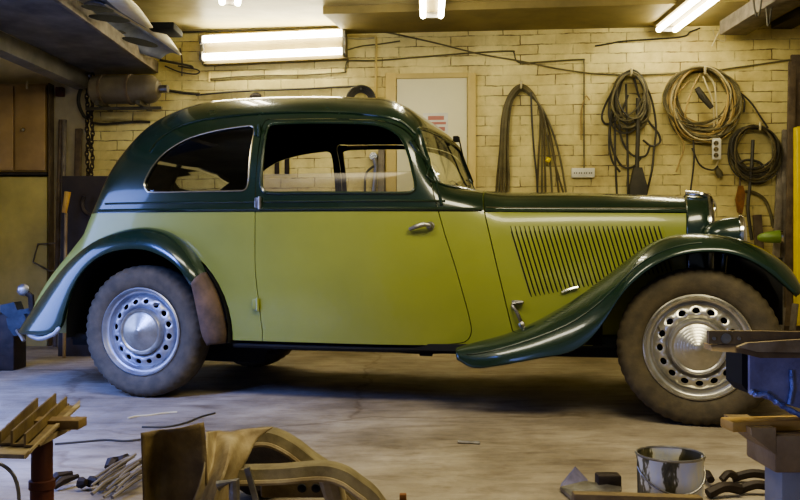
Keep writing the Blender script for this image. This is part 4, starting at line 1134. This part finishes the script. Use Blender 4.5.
# ------------------------------------------------------------------ foreground
# left stand
ls = thing('iron_stand', 'red brown iron post stand carrying rusty plates at the lower left', 'stand', (W(42, 0, 1.85).x, 1.85, 0))
Yl = 1.85; pc = W(42, 440, Yl); ztop = W(42, 431, Yl).z
MB().lathe([(0, 0), (.09, 0), (.09, .012), (.03, .016), (.025, .03), (.0245, W(42, 489, Yl).z-.0), (.0275, W(42, 488, Yl).z), (.0275, W(42, 480, Yl).z), (.0225, W(42, 479, Yl).z), (.0225, ztop-.012), (0, ztop-.012)], (pc.x, Yl, 0), (0, 0, 1), 24).build('post', M['redpost'], ls)
MB().box((pc.x, Yl, ztop-.007), (.07, .16, .014), bev=.002).build('head_plate', M['rustlight'], ls)
def plate(pts, th, m, name, label, cat, group=None):
    P = [Vector(p) for p in pts]; n = (P[1]-P[0]).cross(P[2]-P[0]).normalized()*th
    o = MB().prism(P, n).build(name, M[m], loc=P[0]); return tag(o, label, cat, group)
z0 = ztop+.001
def L(px, py, z): return WZ(px, py, z)
pl_a = [L(-14, 458, z0), L(26, 459, z0), L(34, 450, z0), L(32, 440, z0), L(-14, 440, z0)]
plate(pl_a, .008, 'rustlight', 'steel_plate', 'flat light brown steel plate lying on the red post', 'plate')
# angle irons fanning away to upper right
z1 = z0+.010
def angle(x0, y0, x1, y1, w, h, label, m='rust', zz=z1):
    a = L(x0, y0, zz); b = L(x1, y1, zz+.0); 
    d = (b-a).normalized(); s_ = d.cross(Vector((0, 0, 1))).normalized()
    prof_ = [s_*-w/2, s_*w/2, s_*w/2+Vector((0, 0, .004)), s_*(-w/2+.004)+Vector((0, 0, .004)), s_*(-w/2+.004)+Vector((0, 0, h)), s_*-w/2+Vector((0, 0, h))]
    return tag(MB().prism([a+p for p in prof_], b-a).build('angle_iron', M[m], loc=a), label, 'angle iron', 'angle irons on the post stand')
angle(8, 445, 44, 408, .034, .026, 'rusty angle iron on the post stand, leftmost of three')
angle(20, 446, 62, 405, .034, .030, 'rusty angle iron on the post stand, middle of three')
angle(32, 447, 72, 407, .030, .026, 'rusty angle iron on the post stand, rightmost of three')
pb = [L(30, 452, z1+.001), L(24, 459, z1+.001), L(80, 399+8, z1+.001), L(80, 398+4, z1+.001)]
plate(pb, .006, 'rustlight', 'flat_bar', 'long pale flat bar slanting away along the right side of the angle irons', 'bar')
tag(MB().box(WZ(58, 423, z0+.012), (.11, .05, .02), bev=.002).build('wood_block', M['wood'], loc=WZ(58, 423, z0+.002)), 'small wooden block tucked beside the post head', 'block')
cable_pts = [(-6, 462), (4, 466), (12, 473), (17, 484), (19, 500), (19, 540), (18, 601)]
tag(MB().tube(cr([W(x, y, 1.75) for x, y in cable_pts], 6), .004, 8).build('wire_loop', M['steel'], loc=W(0, 462, 1.75)), 'thin steel wire loop hanging at the lower left edge', 'wire')

# heap of scrap panels
def sheet(grid_pts, m, name, label, cat, Yoff=0, solid=.004, mparent=None, loc=None):
    rows = [[W(x, y, Y) for x, y, Y in r] for r in grid_pts]
    # refine with Catmull-Rom both ways
    r2 = [cr(r, 5) for r in rows]; cols = list(zip(*r2)); r3 = [cr(list(c_), 5) for c_ in cols]
    o = MB().grid(r3).build(name, M[m], mparent, loc=loc if mparent is None else None, solid=solid)
    if mparent is None: tag(o, label, cat)
    return o
sheet([[(141, 433, 2.0), (160, 430, 2.03), (180, 428, 2.0), (204, 422, 2.02)], [(142, 455, 2.0), (162, 456, 2.06), (182, 452, 2.02), (206, 446, 2.02)], [(143, 480, 2.0), (160, 482, 2.05), (185, 478, 2.02), (207, 474, 2.0)], [(144, 540, 2.0), (165, 541, 2.03), (188, 540, 2.0), (209, 538, 2.0)]],
      'rust', 'rusty_sheet', 'flat rusty brown sheet with a torn top standing upright in the scrap heap', 'sheet metal', loc=W(175, 540, 2.0))
MB()
sheet([[(206, 432, 2.06), (216, 431, 2.14), (230, 432, 2.18), (248, 429, 2.2), (274, 427, 2.24)], [(206, 446, 2.03), (216, 440, 2.12), (230, 443, 2.07), (243, 440, 2.16), (258, 439, 2.2)], [(204, 466, 2.0), (214, 462, 2.05), (226, 464, 1.99), (236, 458, 2.06), (247, 459, 2.12)], [(198, 488, 1.98), (208, 484, 2.0), (218, 487, 1.94), (226, 482, 2.0), (236, 482, 2.06)], [(186, 520, 1.98), (198, 520, 1.98), (208, 520, 1.94), (216, 516, 1.96), (226, 514, 2.0)], [(178, 560, 2.0), (192, 560, 1.98), (203, 560, 1.96), (211, 560, 1.96), (219, 560, 1.98)]],
      'rustlight', 'crumpled_panel', 'crumpled rusty body panel with bent flanges next to the upright sheet', 'sheet metal', loc=W(200, 560, 1.98))
# old chassis rails
M['railgrey'] = mat('olive_grey_rail', (.26, .215, .11), .65, .1, (.12, .09, .04), 10, .2)
def rail(path, w, h, label, m='rustlight', mat2='railgrey'):
    P = [Vector(p) for p in path]; C_ = [Vector(p) for p in cr(P, 7)]; rows = []
    for i, c in enumerate(C_):
        t = (C_[min(i+1, len(C_)-1)]-C_[max(i-1, 0)]).normalized(); s_ = t.cross(Vector((0, -1, .0))).normalized()
        if s_.z < 0: s_ = -s_
        o_ = Vector((0, -1, 0))
        prof_ = [c+o_*w/2-s_*h, c+o_*w/2-s_*h*.85+o_*.012, c+o_*w/2, c-o_*w/2, c-o_*w/2-s_*h, c-o_*(w/2-.006)-s_*h, c-o_*(w/2-.006)-s_*.006, c+o_*(w/2-.006)-s_*.006, c+o_*(w/2-.006)-s_*h]
        rows.append(prof_)
    t = thing('chassis_rail', label, 'car frame', (C_[0].x, C_[0].y, 0), 'old frame rails in the scrap heap')
    MB().grid([r+[r[0]] for r in rows]).build('rail', M[mat2], t, ang=30)
    MB().tube([r[1] for r in rows], .007, 6).build('lower_flange', M[m], t)
    return t
r1 = rail([W(236, 436, 2.35), W(258, 430, 2.35), (W(276, 431, 2.35)), W(296, 441, 2.35), W(314, 455, 2.35), W(330, 466, 2.35), W(360, 490, 2.35), W(392, 545, 2.35)], .08, .035, 'rear rusty arched frame rail rising behind the crumpled panel')
r2 = rail([W(240, 467, 2.1), W(280, 466, 2.1), W(322, 463, 2.1), W(345, 468, 2.1), W(362, 479, 2.1), W(380, 495, 2.1), W(410, 540, 2.1), W(425, 560, 2.1)], .06, .034, 'front rusty frame rail with a straight top bending down to the floor at right')
# inner part of the frame
fi = thing('axle_frame', 'dark brown cross member with holes inside the arched rails', 'car frame', W(300, 543, 2.2))
g = MB(); a = W(262, 486, 2.22); b = W(345, 486, 2.22); g.beam((a+b)/2-(b-a)/2, b, .05, .05, bev=.006); g.build('cross_member', M['rust'], fi)
for x in (302, 316, 330):
    MB().lathe([(.012, .001), (.010, .004), (0, .001)], W(x, 488, 2.19), (0, -1, 0), 12).build('hole_rim', M['black'], fi)
MB().tube([W(330, 478, 2.15), W(336, 500, 2.15), W(334, 540, 2.15)], [.03, .028, .022], 10).build('bracket', M['rustlight'], fi)
tag(MB().beam(W(247, 468, 1.9), W(276, 573, 1.9), .012, .012).build('steel_strut', M['steel'], loc=W(266, 540, 1.9)), 'thin grey strut leaning below the straight frame rail', 'strut')
tag(MB().tube([W(218, 486, 1.85), W(234, 480, 1.85), W(236, 560, 1.85)], .012, 10).build('bent_pipe', M['steel'], loc=W(236, 560, 1.85)), 'short bluish bent pipe below the crumpled panel', 'pipe')
tag(MB().lathe([(0, .03), (.08, .03), (.1, 0), (.1, -.05), (0, -.06)], W(262, 463, 2.5)+Vector((0, 0, .003)), (.2, -1, .2), 20).build('brake_drum_scrap', M['rustdark'], loc=W(262, 455, 2.5)), 'dark round drum part seen inside the rear arched rail', 'drum')
# thin rods
rr_ = random.Random(5)
for i in range(26):
    x0 = 92+rr_.uniform(0, 38); y0 = 478+rr_.uniform(0, 20); L_s = rr_.uniform(.12, .26); an = math.radians(rr_.uniform(38, 66)); zz = .008+.008*(i % 4)
    a = WZ(x0-6, y0, zz); b = a+Vector((math.cos(an)*L_s*.45, math.sin(an)*L_s, .02+.02*rr_.random()))
    tag(MB().tube([a, (a+b)/2+Vector((rr_.uniform(-.004, .004), 0, .004)), b], rr_.uniform(.003, .006), 6).build('thin_rod', M['woodgrey'], loc=a), 'thin grey stick in the bundle left of the upright rusty sheet', 'stick', 'bundle of thin sticks on the floor')
sc_pts = [((50, 482), (72, 473), .016), ((54, 487), (78, 476), .014), ((108, 468), (118, 459), .02), ((120, 466), (127, 456), .018), ((80, 486), (86, 482), .018), ((89, 484), (97, 482), .016)]
for i, ((x0, y0), (x1, y1), r) in enumerate(sc_pts):
    a = WZ(x0, y0, .015); b = WZ(x1, y1, .03)
    tag(MB().tube([a, (a*2+b)/3+Vector((0, 0, .008)), b], [r*.7, r, r*.5], 7).build('metal_scrap', M['rustdark'], loc=a), ['long dark scrap bar by the red post', 'dark scrap bar lying in front of the other bar by the red post', 'dark chunk left of two at the stick bundle tips', 'dark chunk right at the tips of the stick bundle', 'tiny dark chunk right of the red post', 'tiny dark chunk left of the stick bundle'][i], 'scrap')
for pts, l in (([(55, 444), (80, 442), (105, 440), (125, 441), (145, 439)], 'thin wire lying on the floor left of the rusty sheet'), ([(128, 418), (138, 416), (150, 415), (164, 413), (177, 412)], 'short pale strip lying on the floor before the rear wheel'), ([(142, 427), (165, 427), (185, 423), (200, 417), (215, 413)], 'curved thin wire on the floor behind the rusty sheet')):
    P = [WZ(x, y, .004) for x, y in pts]; tag(MB().tube(cr(P, 5), .004, 5).build('floor_wire', M['cabledark'] if 'pale' not in l else M['cablecream'], loc=P[0]), l, 'wire')
P = [WZ(458, 442, .005), WZ(480, 443, .005)]; tag(MB().tube(P, .007, 6).build('floor_rod', M['steel'], loc=P[0]), 'small steel rod lying on the bare floor in the middle', 'rod')
# bluish trim piece bottom centre right
fb = thing('folded_sheet', 'folded bluish metal offcut standing on the floor left of the paint bucket', 'offcut', WZ(585, 497, 0))
q = [WZ(560, 487, .012), WZ(574, 470, .05), WZ(587, 484, .012)]
MB().prism(q, (0.01, .03, .004)).build('fin', M['bluemetal'], fb)
q = [WZ(560, 490, .004), WZ(585, 484, .02), WZ(622, 490, .02), WZ(618, 504, .004), WZ(578, 506, .004)]
MB().prism(q, (0, 0, .01)).build('base_plate', M['steel'], fb)
q = WZ(608, 482, .03); tag(MB().box(q, (.07, .05, .05), bev=.005).build('iron_block', M['rustdark'], loc=q), 'dark iron block beside the folded bluish offcut', 'block')
q = WZ(403, 497, .012); tag(MB().box(q, (.02, .02, .02), bev=.003).build('brick_chip', M['orangerust'], loc=q), 'tiny orange chip at the bottom edge of the floor', 'chip')

# paint bucket
bk_ = thing('paint_bucket', 'open tin bucket with white and blue paint runs standing on the floor', 'bucket', (W(670, 0, 2.2).x, 2.2, 0))
bc = Vector((W(670, 0, 2.2).x, 2.2, 0)); Rb = .083; Hb = CH-(454-HY)*2.2/F
m, nt, b = nodes('paint_splashed_tin')
tc = nt.nodes.new('ShaderNodeTexCoord'); mp = nt.nodes.new('ShaderNodeMapping'); mp.inputs['Scale'].default_value = (1, 1, .35); nt.links.new(tc.outputs['Object'], mp.inputs[0])
c1_ = ramp(nt, noise(nt, 14, 5, .6, mp.outputs[0]), [(.05, .045, .02), (.16, .14, .06), (.74, .71, .55), (.62, .64, .68)], [.40, .475, .50, .64])
nt.links.new(c1_, b.inputs['Base Color']); b.inputs['Roughness'].default_value = .55
M['bucket'] = m
MB().lathe([(0, .004), (Rb*.95, .004), (Rb*.96, 0), (Rb*.97, .02), (Rb, Hb-.02), (Rb*1.03, Hb-.004), (Rb*1.03, Hb), (Rb*.99, Hb), (Rb*.97, Hb-.02), (Rb*.94, .012), (0, .012)], bc, (0, 0, 1), 40).build('pail', M['bucket'], bk_)
rc_ = W(636, 498, 1.98); rcb = MB().box((rc_.x, 1.98, W(0, 494, 1.98).z/2), (.30, .03, W(0, 494, 1.98).z), Matrix.Rotation(.03, 3, 'Y'), bev=.004)
tag(rcb.build('rusty_channel', M['rust'], loc=(rc_.x, 1.98, 0)), 'low rusty brown channel lying in front of the paint bucket', 'channel')
MB().lathe([(0, 0), (Rb*.95, 0)], bc+Vector((0, 0, Hb*.62)), (0, 0, 1), 32).build('dried_paint', M['woodgrey'], bk_)
MB().tube([bc+Vector((math.cos(q)*Rb*1.02, math.sin(q)*Rb*1.02, Hb)) for q in [2*math.pi*k/40 for k in range(40)]], .0035, 6, closed=True).build('rim', M['steel'], bk_)
hp = [bc+Vector((math.cos(q)*Rb*1.03, math.sin(q)*Rb*1.03, Hb*.86-.055*math.sin((q-math.pi)/(math.pi)*math.pi))) for q in np.linspace(math.pi*1.02, math.pi*1.98, 16)]
MB().tube(hp, .0025, 6).build('handle', M['steel'], bk_)
for i, (x0, y0, x1, y1, r, l) in enumerate([(722, 480, 735, 476, .012, 'dark iron piece right of the bucket, left of the trio'), (732, 478, 775, 477, .014, 'longest dark iron rod right of the bucket'), (708, 494, 740, 489, .016, 'dark bent iron nearest the bucket'), (738, 490, 775, 488, .014, 'dark iron rod in front, right of the bucket'), (703, 476, 711, 480, .012, 'small grey lump just right of the bucket')]):
    a = WZ(x0, y0, .014); b = WZ(x1, y1, .022)
    tag(MB().tube(cr([a, (a+b)/2+Vector((0, 0, .014)), b], 4), r, 7).build('iron_piece', M['rustdark'], loc=a), l, 'scrap')

# right bench pile
Yr = 1.6
rp_ = thing('grey_post', 'thick grey post under the wooden block at the lower right corner', 'post', (W(792, 0, Yr).x, Yr, 0))
zt_ = W(0, 465, Yr).z
MB().box((W(793, 0, Yr).x, Yr, zt_/2), (.078, .078, zt_), bev=.006).build('shaft', M['beam'], rp_)
MB().box((W(793, 0, Yr).x, Yr, .01), (.16, .16, .02), bev=.003).build('foot', M['beam'], rp_)
zb1 = W(0, 428, Yr).z
wbk = MB().box((W(790, 0, Yr).x+.02, Yr, (zt_+zb1)/2+.0005), (.155, .13, zb1-zt_-.001), bev=.006)
wbk.prism([W(776, 428, Yr-.065), W(751, 428, Yr-.065), W(752, 436, Yr-.065), W(776, 455, Yr-.065)], (0, .13, 0))
tag(wbk.build('wooden_block', M['woodyellow' if False else 'wood'], loc=(W(790, 0, Yr).x, Yr, zt_)), 'rough wooden block standing on the grey post', 'block')
zp = W(0, 417, Yr).z
pk = MB().beam((W(722, 0, Yr).x, Yr-.02, (zb1+zp)/2), (W(722, 0, Yr).x+.36, Yr+.02, (zb1+zp)/2), .05, zp-zb1-.001, bev=.004)
tag(pk.build('yellow_plank', M['woodyellow'], loc=(W(760, 0, Yr).x, Yr, zb1)), 'thin yellow wooden plank jutting left over the wooden block', 'plank')
# blue painted plate
bp = thing('steel_channel', 'scratched blue grey steel channel between the plank and the top beam', 'channel', W(775, 417, Yr+.02))
P = [W(750, 350, Yr), W(750, 394, Yr), W(776, 402, Yr), W(830, 432-6, Yr), W(830, 350, Yr)]
P[3].z = zp+.001 if P[3].z < zp else P[3].z
MB().prism(P, (0, .010, 0)).build('web', M['bluemetal'], bp)
M['blueglint'] = mat('painted_blue_edge_glint', (.35, .42, .85), .35, .4, (.12, .13, .3), 60, .4)  # blue light caught on the channel's edges is put into this colour
MB().tube(cr([W(750, 391, Yr-.004), W(757, 395, Yr-.004), W(766, 394, Yr-.004), W(776, 402, Yr-.004), W(790, 410, Yr-.004), W(815, 422, Yr-.004)], 4), [.004+.0025*math.sin(i*1.7)**2 for i in range(21)], 7).build('weld_seam_glint', M['blueglint'], bp)
MB().tube([W(791, 370, Yr-.003), W(792, 388, Yr-.003), W(789, 404, Yr-.003)], .004, 6).build('scratch_glint', M['blueglint'], bp)
MB().prism([W(742, 352, Yr+.02), W(742, 385, Yr+.02), W(750, 394, Yr+.02), W(751, 352, Yr+.02)], (0, .08, 0)).build('flange', M['black'], bp)
# top beam with holes
tb = thing('perforated_bar', 'old steel bar with round holes lying on top of the blue channel', 'bar', W(760, 352, Yr))
y0_, y1_ = 331, 345
MB().prism([W(709, y0_, Yr-.03), W(709, y1_-1, Yr-.03), W(745, y1_, Yr-.03), W(840, y1_-3, Yr-.03), W(840, y0_+2, Yr-.03), (W(760, y0_, Yr-.03))], (0, .012, 0)).build('web', M['rust'], tb)
MB().prism([W(711, 345, Yr-.03), W(712, 351, Yr-.045), W(740, 353, Yr-.045), W(760, 358, Yr-.045), W(840, 358, Yr-.045), W(840, 345, Yr-.03)], (0, .04, 0)).build('lower_flange', M['wood'], tb)
MB().prism([W(738, 347, Yr-.05), W(748, 343, Yr-.05), W(840, 337, Yr-.05), W(840, 353, Yr-.05), W(757, 352, Yr-.05)], (0, .012, 0)).build('cover_strip', M['rustlight'], tb)
for x, r in ((714, .0035), (726, .0095), (739, .0035)):
    MB().lathe([(r, .0), (r, .0015), (r*.8, .0018), (0, .001)], W(x, 338.5, Yr-.031), (0, -1, 0), 16).build('hole', M['steel'], tb)
# ------------------------------------------------------------------ lights
def add_light(name, typ, loc, rot, energy, color, size=None, sy=None):
    l = bpy.data.lights.new(name, typ); l.energy = energy; l.color = color
    if typ == 'AREA':
        l.shape = 'RECTANGLE'; l.size = size; l.size_y = sy
    o = bpy.data.objects.new(name, l); COL.objects.link(o); o.location = loc; o.rotation_euler = rot; return o
def aim(o, t):
    d = Vector(t)-Vector(o.location); o.rotation_euler = d.to_track_quat('-Z', 'Y').to_euler()
cam = bpy.data.cameras.new('camera'); co = bpy.data.objects.new('camera', cam); COL.objects.link(co)
co.location = (0, 0, CH); co.rotation_euler = (math.pi/2, 0, 0)
cam.sensor_width = 36; cam.lens = 36*F/800; cam.shift_y = (HY-250)/800; cam.clip_start = .05
SC.camera = co
w = bpy.data.worlds.new('world'); SC.world = w; w.use_nodes = True
w.node_tree.nodes['Background'].inputs[0].default_value = (.62, .66, .80, 1); w.node_tree.nodes['Background'].inputs[1].default_value = .25
l = add_light('daylight_from_door', 'AREA', (-3.15, 3.9, .85), (0, 0, 0), 40, (.24, .36, 1.0), 1.1, 1.4); aim(l, (-1.4, 3.6, .0))
l = add_light('blue_floor_fill', 'AREA', (-2.6, 1.6, 2.1), (0, 0, 0), 75, (.16, .27, 1.0), 1.2, .9); aim(l, (-2.25, 3.3, .0)); l.data.spread = math.radians(72)  # added blue fill hung high to tint the left floor, no opening here
l = add_light('blue_metal_fill', 'AREA', (-1.5, .1, .5), (0, 0, 0), 2.6, (.30, .38, 1.0), .5, .5); aim(l, (.8, 1.7, .4)); l.data.spread = math.radians(60)  # added small blue fill for the metal at lower right
l = add_light('fill_over_camera', 'AREA', (.9, 2.2, 2.40), (0, 0, 0), 75, (1, .90, .62), 1.3, 1.0); aim(l, (.7, 3.4, 0))  # added warm fill out of view, no fixture behind it
l = add_light('fill_left_front', 'AREA', (-.9, 2.6, 2.40), (0, 0, 0), 34, (1, .93, .72), 1.2, .6); aim(l, (-1.2, 4.4, 0))  # added warm fill to brighten the left side, no fixture behind it
SC.view_settings.view_transform = 'AgX'; SC.view_settings.look = 'AgX - Medium High Contrast'; SC.view_settings.exposure = .12
